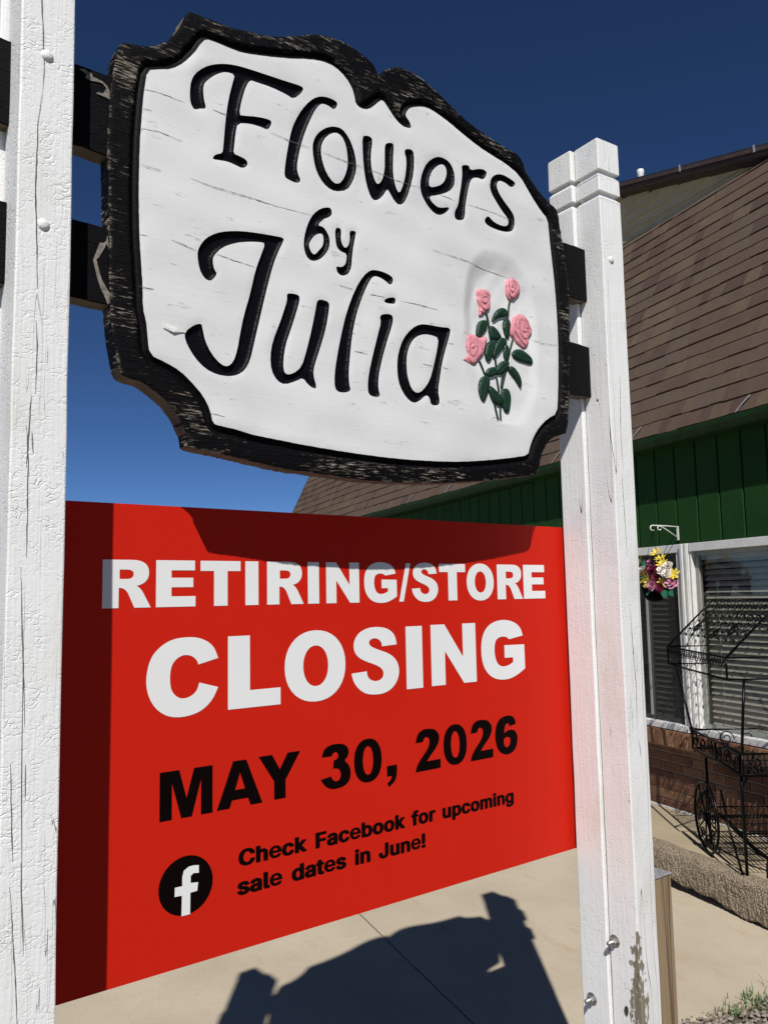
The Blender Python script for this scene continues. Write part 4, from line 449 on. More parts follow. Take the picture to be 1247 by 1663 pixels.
SMALL = {"!":{"a":0.196,"l":[[[0.0086,0.0247],[0.0072,0.0517],[0.0194,0.078],[0.0458,0.0991],[0.0786,0.1092],[0.1186,0.109],[0.1486,0.1],[0.1719,0.0833],[0.1872,0.057],[0.1885,0.0307],[0.1768,0.0044],[0.1513,-0.0167],[0.1186,-0.0271],[0.0786,-0.0273],[0.0486,-0.0185],[0.0236,-0.0009]],[[0.0186,0.3858],[0.0172,0.5096],[0.0227,0.5201],[0.0386,0.5291],[0.0586,0.5328],[0.1386,0.5327],[0.1653,0.5254],[0.1781,0.5096],[0.1753,0.2886],[0.1686,0.1496],[0.1486,0.1389],[0.1286,0.1363],[0.0586,0.1367],[0.0298,0.1465],[0.0212,0.1623]]]},"C":{"a":0.5101,"l":[[[-0.0033,0.212],[-0.0045,0.2862],[0.0148,0.3757],[0.0535,0.4441],[0.0897,0.4809],[0.12,0.502],[0.1667,0.5237],[0.2367,0.5383],[0.3067,0.5375],[0.3767,0.5204],[0.4267,0.4945],[0.471,0.4546],[0.5012,0.4072],[0.5188,0.3493],[0.5093,0.3335],[0.4867,0.3252],[0.4067,0.324],[0.3867,0.3269],[0.366,0.3388],[0.3493,0.3809],[0.322,0.4125],[0.2908,0.4283],[0.2567,0.4308],[0.2208,0.4178],[0.1866,0.3862],[0.1639,0.3441],[0.153,0.302],[0.1505,0.2283],[0.1637,0.1651],[0.1951,0.1125],[0.2367,0.0831],[0.2567,0.078],[0.2767,0.0777],[0.3167,0.0925],[0.3463,0.123],[0.3664,0.1704],[0.3867,0.1818],[0.4767,0.1846],[0.4974,0.1809],[0.5148,0.1704],[0.5145,0.1388],[0.4904,0.0809],[0.4567,0.0387],[0.4156,0.0072],[0.3544,-0.0191],[0.2867,-0.0305],[0.2067,-0.0254],[0.1382,-0.0033],[0.0771,0.0388],[0.0381,0.0862],[0.0127,0.1388]]]},"F":{"a":0.41,"l":[[[0.0165,-0.0075],[0.0141,0.5088],[0.0188,0.5193],[0.0365,0.5295],[0.0565,0.5328],[0.3865,0.5311],[0.4037,0.5246],[0.4139,0.5141],[0.415,0.4509],[0.4024,0.4351],[0.3665,0.4275],[0.1765,0.4275],[0.1708,0.4246],[0.1706,0.3088],[0.1765,0.3025],[0.3465,0.3025],[0.3765,0.2964],[0.3915,0.2825],[0.3901,0.2141],[0.3775,0.2035],[0.3565,0.1976],[0.1765,0.1968],[0.1706,0.193],[0.1686,-0.007],[0.1564,-0.0175],[0.1265,-0.0242],[0.0465,-0.0231],[0.0285,-0.0175]]]},"J":{"a":0.3964,"l":[[[-0.0105,0.1131],[-0.0126,0.1757],[-0.0051,0.1862],[0.0095,0.1935],[0.0295,0.1969],[0.1095,0.1961],[0.1295,0.1902],[0.1409,0.1809],[0.1466,0.1178],[0.162,0.0862],[0.1773,0.0757],[0.1895,0.0747],[0.2074,0.0862],[0.2215,0.1125],[0.2257,0.1441],[0.2263,0.5125],[0.245,0.5283],[0.2795,0.5329],[0.3495,0.5319],[0.3695,0.5254],[0.3817,0.5125],[0.3806,0.1178],[0.3662,0.0651],[0.3362,0.023],[0.291,-0.0086],[0.2495,-0.0234],[0.1895,-0.0309],[0.1195,-0.0232],[0.0787,-0.0086],[0.0334,0.023],[0.0032,0.0651]]]},"a":{"a":0.3892,"l":[[[-0.0132,0.0815],[-0.0101,0.1476],[0.0072,0.1792],[0.0294,0.2003],[0.0568,0.2161],[0.0968,0.2303],[0.2293,0.2529],[0.2225,0.2897],[0.2142,0.3003],[0.1968,0.3065],[0.1668,0.2968],[0.1415,0.2634],[0.1168,0.2513],[0.0868,0.2506],[0.0168,0.2707],[0.0011,0.2792],[-0.0049,0.2897],[0.0187,0.3371],[0.0604,0.3739],[0.1168,0.3982],[0.1768,0.4081],[0.2468,0.4036],[0.2944,0.3897],[0.3313,0.3687],[0.3604,0.3371],[0.3768,0.3008],[0.3826,0.2476],[0.3783,-0.0103],[0.3599,-0.0208],[0.3368,-0.0242],[0.2668,-0.0236],[0.2468,-0.0184],[0.1968,-0.0303],[0.1568,-0.0327],[0.1018,-0.0261],[0.0582,-0.0103],[0.0211,0.016],[-0.0022,0.0476]],[[0.1468,0.0789],[0.1379,0.1055],[0.1482,0.1318],[0.1768,0.1429],[0.2295,0.1476],[0.2243,0.1108],[0.2067,0.0845],[0.1768,0.07],[0.1568,0.072]]]},"b":{"a":0.4244,"l":[[[0.009,-0.0072],[0.009,0.5164],[0.0225,0.5269],[0.049,0.5328],[0.119,0.5328],[0.1438,0.5269],[0.1595,0.5111],[0.1598,0.4059],[0.169,0.4014],[0.209,0.4079],[0.239,0.4082],[0.299,0.3985],[0.349,0.3755],[0.3815,0.348],[0.4133,0.3006],[0.4305,0.248],[0.4361,0.1848],[0.429,0.1217],[0.4068,0.0638],[0.38,0.0269],[0.349,0.0008],[0.309,-0.0192],[0.2789,-0.0275],[0.209,-0.0316],[0.149,-0.0176],[0.119,-0.0239],[0.049,-0.0241],[0.0281,-0.0205]],[[0.159,0.1804],[0.1626,0.2322],[0.175,0.269],[0.1955,0.2953],[0.219,0.3054],[0.239,0.2994],[0.2621,0.2743],[0.2753,0.2427],[0.2819,0.1953],[0.2782,0.148],[0.2662,0.1111],[0.2416,0.0795],[0.219,0.0712],[0.1985,0.0795],[0.1768,0.1059],[0.1635,0.1427]]]},"c":{"a":0.3957,"l":[[[-0.0095,0.1515],[-0.0085,0.2322],[0.0107,0.2953],[0.0474,0.348],[0.1005,0.3859],[0.1505,0.4029],[0.1905,0.4079],[0.2405,0.4067],[0.2913,0.3953],[0.3359,0.3743],[0.3684,0.348],[0.3919,0.3164],[0.4073,0.2795],[0.405,0.269],[0.3905,0.2581],[0.3205,0.2395],[0.2905,0.2385],[0.2605,0.2525],[0.248,0.2795],[0.2305,0.2979],[0.2205,0.3032],[0.2005,0.3048],[0.1819,0.2953],[0.1637,0.2743],[0.1452,0.2217],[0.1427,0.1743],[0.1502,0.1322],[0.1681,0.0953],[0.1918,0.0743],[0.2105,0.0708],[0.2305,0.0782],[0.2473,0.0953],[0.2622,0.1269],[0.2905,0.1402],[0.3205,0.1397],[0.3805,0.1248],[0.4058,0.1111],[0.4038,0.0848],[0.3805,0.0427],[0.3488,0.0111],[0.3105,-0.0116],[0.2605,-0.0273],[0.2105,-0.0323],[0.1505,-0.0266],[0.1005,-0.0097],[0.0605,0.0163],[0.0232,0.0585],[0.0023,0.1006]]]},"d":{"a":0.4244,"l":[[[-0.0095,0.1507],[-0.0111,0.2111],[-0.0039,0.2585],[0.0305,0.3327],[0.074,0.3743],[0.1205,0.397],[0.1505,0.4045],[0.1905,0.4085],[0.2623,0.4006],[0.2649,0.5111],[0.2804,0.5269],[0.3105,0.5329],[0.3805,0.5325],[0.402,0.5269],[0.4154,0.5164],[0.4178,0.3585],[0.4178,0.0006],[0.4137,-0.0099],[0.4005,-0.0188],[0.3805,-0.0238],[0.3105,-0.0242],[0.2805,-0.0172],[0.2305,-0.03],[0.1905,-0.0323],[0.1405,-0.0265],[0.1105,-0.0171],[0.0689,0.0059],[0.0313,0.0427],[0.0032,0.0953]],[[0.1505,0.1308],[0.1428,0.1743],[0.1447,0.2217],[0.1544,0.2585],[0.1742,0.2901],[0.2005,0.3052],[0.2217,0.3006],[0.2433,0.2795],[0.2593,0.2427],[0.2657,0.1901],[0.262,0.148],[0.2505,0.1112],[0.2323,0.0848],[0.2105,0.0718],[0.1905,0.0747],[0.1678,0.0953]]]},"e":{"a":0.4039,"l":[[[0.4,0.11],[0.37,0.045],[0.31,0.004],[0.21,-0.014],[0.12,0.0],[0.05,0.05],[0.01,0.12],[-0.005,0.2],[0.01,0.28],[0.05,0.35],[0.12,0.398],[0.21,0.414],[0.29,0.398],[0.36,0.35],[0.4,0.28],[0.412,0.21],[0.41,0.165],[0.125,0.165],[0.132,0.12],[0.16,0.088],[0.21,0.075],[0.25,0.085],[0.28,0.125]],[[0.128,0.245],[0.14,0.29],[0.17,0.325],[0.21,0.335],[0.25,0.322],[0.275,0.29],[0.285,0.245]]]},"f":{"a":0.2537,"l":[[[-0.0371,0.3194],[-0.0366,0.3877],[-0.0071,0.4024],[0.0329,0.4035],[0.0411,0.472],[0.0698,0.5141],[0.0929,0.5308],[0.1329,0.547],[0.1729,0.5536],[0.2129,0.5531],[0.2729,0.5392],[0.2855,0.5298],[0.2886,0.5193],[0.267,0.4562],[0.2429,0.4456],[0.2229,0.4443],[0.2029,0.448],[0.1909,0.4404],[0.1877,0.4088],[0.1928,0.4035],[0.2329,0.4034],[0.2529,0.3997],[0.2737,0.3825],[0.2716,0.3193],[0.2529,0.3067],[0.2129,0.3029],[0.1929,0.3025],[0.1877,0.2983],[0.1857,-0.007],[0.1734,-0.0175],[0.1529,-0.0235],[0.0729,-0.0239],[0.049,-0.0175],[0.0347,-0.0017],[0.0346,0.2983],[0.0229,0.3029],[-0.0171,0.3063]]]},"g":{"a":0.4251,"l":[[[-0.0095,0.1543],[-0.0109,0.2161],[0.0042,0.2845],[0.0342,0.3372],[0.0826,0.3793],[0.1405,0.4025],[0.1905,0.4085],[0.2305,0.4064],[0.2705,0.3968],[0.3105,0.4035],[0.3705,0.4035],[0.3905,0.4016],[0.4072,0.3951],[0.4185,0.3793],[0.4184,-0.0102],[0.4107,-0.0628],[0.3923,-0.0997],[0.3679,-0.126],[0.3362,-0.147],[0.3005,-0.1614],[0.2505,-0.172],[0.1905,-0.1744],[0.1405,-0.1685],[0.1005,-0.1568],[0.061,-0.1365],[0.0305,-0.1102],[0.0078,-0.0786],[0.0062,-0.0628],[0.0178,-0.0523],[0.0756,-0.0207],[0.1105,-0.0169],[0.1379,-0.026],[0.1805,-0.0681],[0.2005,-0.0729],[0.2205,-0.0717],[0.2405,-0.0637],[0.2527,-0.0523],[0.2647,-0.0155],[0.2605,-0.0112],[0.2105,-0.019],[0.1605,-0.017],[0.1205,-0.0083],[0.0779,0.0109],[0.0441,0.0372],[0.0193,0.0688],[0.0016,0.1056]],[[0.1505,0.1366],[0.1427,0.1793],[0.1443,0.2214],[0.154,0.2582],[0.1741,0.2898],[0.2005,0.3052],[0.2205,0.3016],[0.2443,0.2793],[0.259,0.2477],[0.2646,0.1635],[0.2551,0.1267],[0.239,0.1003],[0.214,0.0845],[0.1905,0.0861],[0.1665,0.1056]]]},"h":{"a":0.41,"l":[[[0.009,-0.0075],[0.0066,0.5088],[0.019,0.5252],[0.049,0.5328],[0.109,0.5329],[0.129,0.5315],[0.1484,0.5246],[0.1597,0.5088],[0.1605,0.4035],[0.169,0.401],[0.229,0.4086],[0.269,0.4052],[0.3121,0.393],[0.3548,0.3667],[0.3774,0.3404],[0.3961,0.2983],[0.4031,0.193],[0.4011,-0.007],[0.3889,-0.0175],[0.359,-0.0242],[0.289,-0.0239],[0.2645,-0.0175],[0.2501,-0.0017],[0.2472,0.2614],[0.2263,0.2983],[0.209,0.3048],[0.1989,0.3027],[0.1746,0.2825],[0.1611,0.2456],[0.1577,-0.007],[0.139,-0.0202],[0.109,-0.0242],[0.039,-0.0231],[0.021,-0.0175]]]},"i":{"a":0.1666,"l":[[[-0.0023,0.4675],[-0.0038,0.493],[0.0052,0.5141],[0.0277,0.5341],[0.0577,0.5453],[0.0977,0.5472],[0.1277,0.54],[0.153,0.5246],[0.1701,0.4983],[0.1711,0.472],[0.1613,0.4509],[0.1377,0.4311],[0.1077,0.4208],[0.0677,0.4196],[0.0377,0.4274],[0.0109,0.4456]],[[0.0077,-0.0046],[0.007,0.3825],[0.0242,0.3983],[0.0577,0.4035],[0.1277,0.4024],[0.1477,0.3955],[0.1593,0.3825],[0.1577,-0.007],[0.1453,-0.0175],[0.1277,-0.0231],[0.0477,-0.0241],[0.021,-0.0175]]]},"k":{"a":0.3807,"l":[[[0.009,-0.0075],[0.0066,0.5088],[0.0113,0.5193],[0.029,0.5295],[0.059,0.5329],[0.129,0.5315],[0.155,0.5193],[0.1597,0.3246],[0.169,0.3141],[0.2409,0.3877],[0.259,0.3994],[0.2789,0.4034],[0.369,0.4031],[0.3981,0.393],[0.4058,0.3825],[0.404,0.372],[0.2526,0.2141],[0.415,0.0088],[0.418,-0.0017],[0.4118,-0.0123],[0.379,-0.0239],[0.289,-0.0241],[0.2624,-0.0175],[0.169,0.0956],[0.1601,0.0877],[0.1596,-0.0017],[0.149,-0.0154],[0.119,-0.0241],[0.049,-0.0241],[0.021,-0.0175]]]},"l":{"a":0.1891,"l":[[[0.009,0.0588],[0.0069,0.5117],[0.019,0.5251],[0.049,0.5328],[0.119,0.5328],[0.149,0.5241],[0.1593,0.5117],[0.1597,0.4222],[0.1603,0.0854],[0.163,0.0801],[0.1937,0.0748],[0.2115,0.0643],[0.2247,-0.0041],[0.209,-0.0163],[0.169,-0.0248],[0.119,-0.0256],[0.0856,-0.0199],[0.0491,-0.0041],[0.0308,0.0117]]]},"m":{"a":0.6098,"l":[[[0.009,-0.0075],[0.0066,0.3772],[0.0095,0.3877],[0.029,0.4],[0.049,0.4034],[0.109,0.4035],[0.149,0.3972],[0.189,0.408],[0.239,0.4093],[0.2789,0.401],[0.319,0.3796],[0.3809,0.4035],[0.419,0.4097],[0.449,0.4099],[0.499,0.4014],[0.548,0.3772],[0.5848,0.3351],[0.6004,0.2877],[0.6027,-0.0017],[0.589,-0.0173],[0.569,-0.0234],[0.489,-0.0239],[0.459,-0.0144],[0.4498,-0.0017],[0.4497,0.0983],[0.448,0.272],[0.435,0.2983],[0.419,0.3061],[0.4086,0.3035],[0.3891,0.2825],[0.3817,0.2562],[0.3793,-0.007],[0.3669,-0.0175],[0.3389,-0.0241],[0.269,-0.0241],[0.249,-0.0202],[0.2346,-0.0123],[0.2283,-0.0017],[0.2276,0.2667],[0.2183,0.293],[0.1989,0.3061],[0.1736,0.2877],[0.1604,0.2509],[0.1577,-0.007],[0.139,-0.0202],[0.109,-0.0242],[0.039,-0.0231],[0.021,-0.0175]]]},"n":{"a":0.4097,"l":[[[0.009,-0.0075],[0.0066,0.3772],[0.0148,0.393],[0.039,0.4024],[0.119,0.4032],[0.149,0.3944],[0.1989,0.4069],[0.249,0.4078],[0.309,0.3942],[0.3545,0.3667],[0.3861,0.3246],[0.4005,0.2772],[0.4031,0.0667],[0.403,-0.0017],[0.3889,-0.0175],[0.359,-0.0242],[0.289,-0.0239],[0.2645,-0.0175],[0.252,-0.007],[0.2491,0.2509],[0.2362,0.2877],[0.2263,0.2983],[0.209,0.3048],[0.1904,0.2983],[0.1787,0.2877],[0.1619,0.2509],[0.1577,-0.007],[0.139,-0.0202],[0.109,-0.0242],[0.039,-0.0231],[0.021,-0.0175]]]},"o":{"a":0.4152,"l":[[[-0.0095,0.1515],[-0.0076,0.2374],[0.0223,0.3164],[0.0474,0.348],[0.0798,0.3743],[0.1105,0.3902],[0.1505,0.4029],[0.2105,0.4086],[0.2605,0.4036],[0.2917,0.3953],[0.3354,0.3743],[0.3681,0.348],[0.3931,0.3164],[0.4133,0.2743],[0.4243,0.2269],[0.4226,0.1374],[0.3922,0.0585],[0.3667,0.0269],[0.3333,0.0006],[0.2905,-0.0195],[0.2605,-0.0274],[0.2105,-0.0323],[0.1605,-0.0283],[0.1205,-0.018],[0.0805,0.0015],[0.0487,0.0269],[0.0199,0.0638],[0.0023,0.1006]],[[0.1505,0.1312],[0.1427,0.1743],[0.1442,0.2164],[0.1579,0.2638],[0.1762,0.2901],[0.2005,0.3048],[0.2257,0.3006],[0.2517,0.2743],[0.2655,0.2427],[0.2728,0.2006],[0.2694,0.148],[0.2571,0.1111],[0.2381,0.0848],[0.2105,0.0709],[0.1905,0.0749],[0.1644,0.1006]]]},"p":{"a":0.4244,"l":[[[0.009,-0.1502],[0.0091,0.3871],[0.0228,0.3977],[0.049,0.4034],[0.119,0.4032],[0.149,0.3944],[0.189,0.4056],[0.249,0.4077],[0.309,0.3954],[0.3618,0.3661],[0.3928,0.3345],[0.4147,0.2977],[0.4353,0.2135],[0.4284,0.1187],[0.395,0.045],[0.3519,0.0029],[0.309,-0.0192],[0.249,-0.0315],[0.209,-0.0316],[0.169,-0.0247],[0.16,-0.0287],[0.1596,-0.1444],[0.1452,-0.1602],[0.119,-0.1668],[0.049,-0.1668],[0.021,-0.1602]],[[0.159,0.1804],[0.1621,0.2292],[0.1736,0.2661],[0.1922,0.2924],[0.219,0.3054],[0.239,0.2995],[0.2608,0.2766],[0.2747,0.245],[0.2818,0.1977],[0.2695,0.1187],[0.2545,0.0924],[0.229,0.0725],[0.219,0.0712],[0.2029,0.0766],[0.1818,0.0977],[0.1655,0.1345]]]},"r":{"a":0.2591,"l":[[[0.009,-0.0075],[0.0095,0.3877],[0.0242,0.3983],[0.049,0.4034],[0.119,0.4032],[0.149,0.3984],[0.189,0.4076],[0.219,0.4089],[0.269,0.4039],[0.2888,0.3877],[0.2891,0.3193],[0.2815,0.3088],[0.249,0.2983],[0.209,0.3015],[0.1937,0.2983],[0.1741,0.2825],[0.1632,0.2614],[0.1577,-0.007],[0.139,-0.0202],[0.109,-0.0242],[0.039,-0.0231],[0.021,-0.0175]]]},"s":{"a":0.365,"l":[[[-0.0081,0.0829],[-0.0089,0.1006],[0.0026,0.1111],[0.0919,0.1307],[0.1119,0.1288],[0.1319,0.12],[0.1505,0.0848],[0.1719,0.0706],[0.2019,0.0736],[0.221,0.0953],[0.2191,0.1164],[0.2095,0.1269],[0.0819,0.1638],[0.0419,0.1877],[0.0133,0.2217],[0.0018,0.2585],[0.007,0.3111],[0.0319,0.3519],[0.067,0.3795],[0.1119,0.3984],[0.1619,0.4076],[0.2119,0.4076],[0.2619,0.3987],[0.3019,0.3816],[0.3324,0.3585],[0.3558,0.3269],[0.3689,0.2953],[0.3656,0.2795],[0.3519,0.2707],[0.2719,0.2531],[0.2519,0.2546],[0.2319,0.2624],[0.2104,0.2953],[0.1919,0.308],[0.1719,0.3046],[0.1556,0.2848],[0.1574,0.2638],[0.1675,0.2532],[0.2719,0.2248],[0.3119,0.2082],[0.3446,0.1848],[0.3674,0.1532],[0.3772,0.1059],[0.3693,0.0638],[0.3459,0.0269],[0.3044,-0.0047],[0.2619,-0.0217],[0.2116,-0.031],[0.1619,-0.0318],[0.1019,-0.0217],[0.0619,-0.0054],[0.0311,0.0164],[0.0058,0.048]]]},"t":{"a":0.2274,"l":[[[-0.0371,0.3196],[-0.0388,0.3836],[-0.0189,0.3994],[0.0164,0.4047],[0.019,0.4731],[0.0255,0.4836],[0.0429,0.4924],[0.0729,0.4954],[0.1329,0.4951],[0.1653,0.4836],[0.1718,0.4731],[0.172,0.4047],[0.2291,0.3994],[0.246,0.3889],[0.2498,0.3784],[0.2498,0.3258],[0.2439,0.3152],[0.2229,0.305],[0.172,0.2994],[0.172,0.1468],[0.1754,0.0784],[0.2229,0.0751],[0.2429,0.0643],[0.2567,-0.0058],[0.2429,-0.0167],[0.2129,-0.0248],[0.1429,-0.027],[0.0929,-0.0154],[0.0529,0.0087],[0.0316,0.0363],[0.0201,0.0731],[0.0189,0.2994],[-0.0171,0.3063]]]},"u":{"a":0.41,"l":[[[0.009,0.1047],[0.0066,0.3774],[0.0149,0.3931],[0.049,0.4034],[0.119,0.4034],[0.1417,0.3984],[0.1567,0.3879],[0.1605,0.13],[0.1695,0.0984],[0.189,0.0774],[0.209,0.0759],[0.2217,0.0826],[0.2456,0.1195],[0.25,0.2984],[0.2504,0.3826],[0.259,0.3936],[0.289,0.4032],[0.359,0.4035],[0.389,0.3967],[0.4027,0.3826],[0.4031,0.0037],[0.3969,-0.0121],[0.379,-0.0213],[0.359,-0.0242],[0.289,-0.0237],[0.259,-0.0158],[0.219,-0.0263],[0.179,-0.0293],[0.119,-0.021],[0.079,-0.0043],[0.0434,0.0247],[0.0183,0.0668]]]}," ":{"a":0.28,"l":[]}}

# ------------------------------------------------------------------ 2D fills
def seg_dist(P, loops):
    """distance of points P (n,2) to the closed loops"""
    best = np.full(len(P), 1e9)
    for lp in loops:
        a = np.array(lp, float); b = np.roll(a, -1, 0)
        for s, e in zip(a, b):
            d = e - s; L2 = d @ d
            if L2 < 1e-14: continue
            t = np.clip(((P - s) @ d) / L2, 0, 1)
            q = P - s - t[:, None] * d
            best = np.minimum(best, q[:, 0] ** 2 + q[:, 1] ** 2)
    return np.sqrt(best)

def inside(P, loops):
    r = np.zeros(len(P), bool)
    for lp in loops:
        a = np.array(lp, float); b = np.roll(a, -1, 0)
        for s, e in zip(a, b):
            c = (s[1] > P[:, 1]) != (e[1] > P[:, 1])
            if not c.any(): continue
            with np.errstate(divide='ignore', invalid='ignore'):
                x = (e[0] - s[0]) * (P[:, 1] - s[1]) / (e[1] - s[1]) + s[0]
            r ^= c & (P[:, 0] < x)
    return r

def chaikin(lp, it=1, closed=True):
    for _ in range(it):
        o = []; n = len(lp)
        rng_ = range(n) if closed else range(n - 1)
        if not closed: o.append(lp[0])
        for i in rng_:
            a, b = lp[i], lp[(i + 1) % n]
            o.append((a[0] * .75 + b[0] * .25, a[1] * .75 + b[1] * .25)); o.append((a[0] * .25 + b[0] * .75, a[1] * .25 + b[1] * .75))
        if not closed: o.append(lp[-1])
        lp = o
    return lp

def resample(lp, step):
    o = []; n = len(lp)
    for i in range(n):
        a = np.array(lp[i]); b = np.array(lp[(i + 1) % n]); k = max(1, int(np.linalg.norm(b - a) / step))
        for j in range(k): o.append(tuple(a + (b - a) * j / k))
    return o

def fill(loops, spacing, extra=None, keep=None):
    """triangulate the even-odd area of the loops with inner points; returns verts(n,2), tris"""
    allp = np.array([p for lp in loops for p in lp])
    x0, z0 = allp.min(0); x1, z1 = allp.max(0)
    pts = []
    if spacing:
        gx = np.arange(x0, x1, spacing); gz = np.arange(z0, z1, spacing)
        G = np.array(np.meshgrid(gx, gz)).reshape(2, -1).T
        G[:, 0] += (np.round((G[:, 1] - z0) / spacing) % 2) * spacing * 0.5
        pts.append(G)
    if extra is not None: pts.append(np.array(extra))
    if pts:
        G = np.concatenate(pts)
        G = G[inside(G, loops)]
        G = G[seg_dist(G, loops) > (spacing or 0.002) * 0.45]
        if keep is not None: G = G[keep(G)]
    else: G = np.zeros((0, 2))
    vs_ = [Vector((float(p[0]), float(p[1]))) for p in allp]; es = []; b = 0
    for lp in loops:
        n = len(lp); es += [(b + i, b + (i + 1) % n) for i in range(n)]; b += n
    vs_ += [Vector((float(p[0]), float(p[1]))) for p in G]
    ov, oe, of, _, _, _ = delaunay_2d_cdt(vs_, es, [], 0, 1e-7, False)
    V = np.array([(v.x, v.y) for v in ov]); T = np.array([f for f in of if len(f) == 3])
    c = V[T].mean(1)
    T = T[inside(c, loops)]
    return V, T

def up_facing(V, T):
    """wind so that, with x right and z up, the normal is -y"""
    a = V[T[:, 1]] - V[T[:, 0]]; b = V[T[:, 2]] - V[T[:, 0]]
    s = a[:, 0] * b[:, 1] - a[:, 1] * b[:, 0]
    T = T.copy(); m = s < 0
    T[m] = T[m][:, ::-1]
    return T

# ================================================================== GROUND
G0 = (4.932, 2.204)                       # foot of the shop front wall
RZB = math.radians(-105)
ca, sa = math.cos(RZB), math.sin(RZB)
def W(x, y, z=0.0):                       # shop frame (x right along the front, y into the shop) -> world
    return Vector((G0[0] + x * ca - y * sa, G0[1] + x * sa + y * ca, z))

g = MB(); g.v = [(-400, -400, -0.09), (400, -400, -0.09), (400, 400, -0.09), (-400, 400, -0.09)]; g.f = [(0, 1, 2, 3)]
tag(g.build("ground", M['ground']), kind="structure")

walk = empty("sidewalk", tuple(W(0, 0)), RZB); tag(walk, kind="structure")
def slab(x0, x1, y0, y1, z):
    m = MB(); m.box(x0 + .004, x1 - .004, y0 + .004, y1 - .004, -0.085, z)
    o = m.build("paving_slab", M['walk'], walk); soften(o, 0.005, 2); return o
rows = [(-0.60, -2.52), (-2.52, -4.35), (-4.35, -6.2)]
for (ya, yb) in rows:
    for k, (xa, xb) in enumerate(((2.04, -1.0), (-1.0, -2.8), (-2.8, -4.6), (-4.6, -6.4), (-6.4, -9.0))):
        slab(xb, xa, yb, ya, -0.002 * ((k * 7 + int(-ya)) % 3) * 0.3)
bed = MB(); bed.v = []
# gravelly soil beside the walk
nx, ny = 40, 60
for j in range(ny + 1):
    for i in range(nx + 1):
        x = 2.03 + 2.4 * i / nx; y = -0.62 - 3.2 * j / ny
        x += (rnd.uniform(-.015, .02) if i else rnd.uniform(-.02, .015))
        bed.v.append((x, y, -0.02 + 0.035 * min(1, i / 4) + rnd.uniform(-.008, .008)))
bed.f = [(j * (nx + 1) + i, j * (nx + 1) + i + 1, (j + 1) * (nx + 1) + i + 1, (j + 1) * (nx + 1) + i) for j in range(ny) for i in range(nx)]
o = bed.build("soil_bed", M['soil'], None, True, tuple(W(0, 0)), (0, 0, RZB)); tag(o, kind="structure")
def pebbles(mat_, n, seed):
    r = random.Random(seed); m = MB()
    for _ in range(n):
        x = 2.0 + abs(r.gauss(0, .45)); y = r.uniform(-2.4, -0.7); s = r.uniform(.004, .013)
        z = -0.005 + 0.02 * min(1, (x - 2.0) / .24)
        c = Vector((x, y, z + s * .3)); b = len(m.v)
        for q in ((1, 0, 0), (0, 1, 0), (-1, 0, 0), (0, -1, 0), (.1, .1, .7), (0, 0, -.6)):
            m.v.append(tuple(c + Vector(q) * s * r.uniform(.7, 1.3)))
        for t in ((0, 1, 4), (1, 2, 4), (2, 3, 4), (3, 0, 4), (1, 0, 5), (2, 1, 5), (3, 2, 5), (0, 3, 5)): m.f.append(tuple(b + i for i in t))
    return m
for mt, sd in ((M['stone_a'], 3), (M['stone_b'], 4)):
    tag(pebbles(mt, 1500, sd).build("gravel", mt, None, False, tuple(W(0, 0)), (0, 0, RZB)), kind="stuff")
gr = MB(); r = random.Random(11)
for (cx, cy, n, sp) in ((2.03, -1.36, 90, .035), (2.06, -1.2, 120, .05), (2.12, -1.05, 120, .06), (2.07, -1.52, 40, .03), (2.2, -1.3, 60, .08), (2.06, -0.85, 90, .06), (2.3, -1.8, 60, .1)):
    for _ in range(n):
        x = cx + r.gauss(0, sp); y = cy + r.gauss(0, sp); a = r.uniform(0, 2 * PI); h = r.uniform(.012, .05); w = .0022; ln = r.uniform(.2, .9) * h
        d = Vector((math.cos(a), math.sin(a), 0)); s = Vector((-d.y, d.x, 0)) * w; p = Vector((x, y, -0.005)); b = len(gr.v)
        gr.v += [tuple(p - s), tuple(p + s), tuple(p + d * ln * .4 + Vector((0, 0, h * .7)) + s * .7), tuple(p + d * ln * .4 + Vector((0, 0, h * .7)) - s * .7), tuple(p + d * ln + Vector((0, 0, h)))]
        gr.f += [(b, b + 1, b + 2, b + 3), (b + 3, b + 2, b + 4)]
tag(gr.build("grass", M['grass'], None, False, tuple(W(0, 0)), (0, 0, RZB)), kind="stuff")

# raised porch with its rough aggregate edge
pm = MB(); pm.box(-9.8, 5.0, -0.60, 0.0, -0.08, 0.2)
porch = pm.build("porch_slab", M['porch'], None, False, tuple(W(0, 0)), (0, 0, RZB)); tag(porch, kind="structure")
# kerb: a long loft with an uneven profile, undercut at the foot
prof = [(-.59, .196), (-.60, .206), (-.622, .209), (-.645, .211), (-.668, .211), (-.690, .208), (-.708, .200), (-.719, .186), (-.724, .168), (-.727, .150), (-.728, .130), (-.730, .110), (-.730, .090), (-.728, .072), (-.720, .060), (-.68, .054), (-.59, .05)]
kv = []; kf = []; NX = 900; npf = len(prof); r = random.Random(5)
ph = [r.uniform(0, 6) for _ in range(8)]
for i in range(NX + 1):
    x = -6.0 + 10.5 * i / NX
    for k, (py, pz) in enumerate(prof):
        a = .003 * math.sin(x * 9 + ph[0] + k * .5) + .003 * math.sin(x * 23 + ph[1] + k) + r.uniform(-.0035, .0035)
        dz = 0.0
        if k >= 5: dz = (-.045 * max(0, min(1, (x - .7) * 1.6)) + .006 * math.sin(x * 14 + ph[2]) + .005 * math.sin(x * 41 + ph[3]) + r.uniform(-.003, .003)) * min(1, (k - 7) / 6) if k > 7 else 0
        kv.append((x, py + (a if 1 < k < 15 else 0), pz + (a * .6 if 0 < k < 14 else 0) + dz))
for i in range(NX):
    for k in range(npf):
        k2 = (k + 1) % npf
        kf.append((i * npf + k, i * npf + k2, (i + 1) * npf + k2, (i + 1) * npf + k))
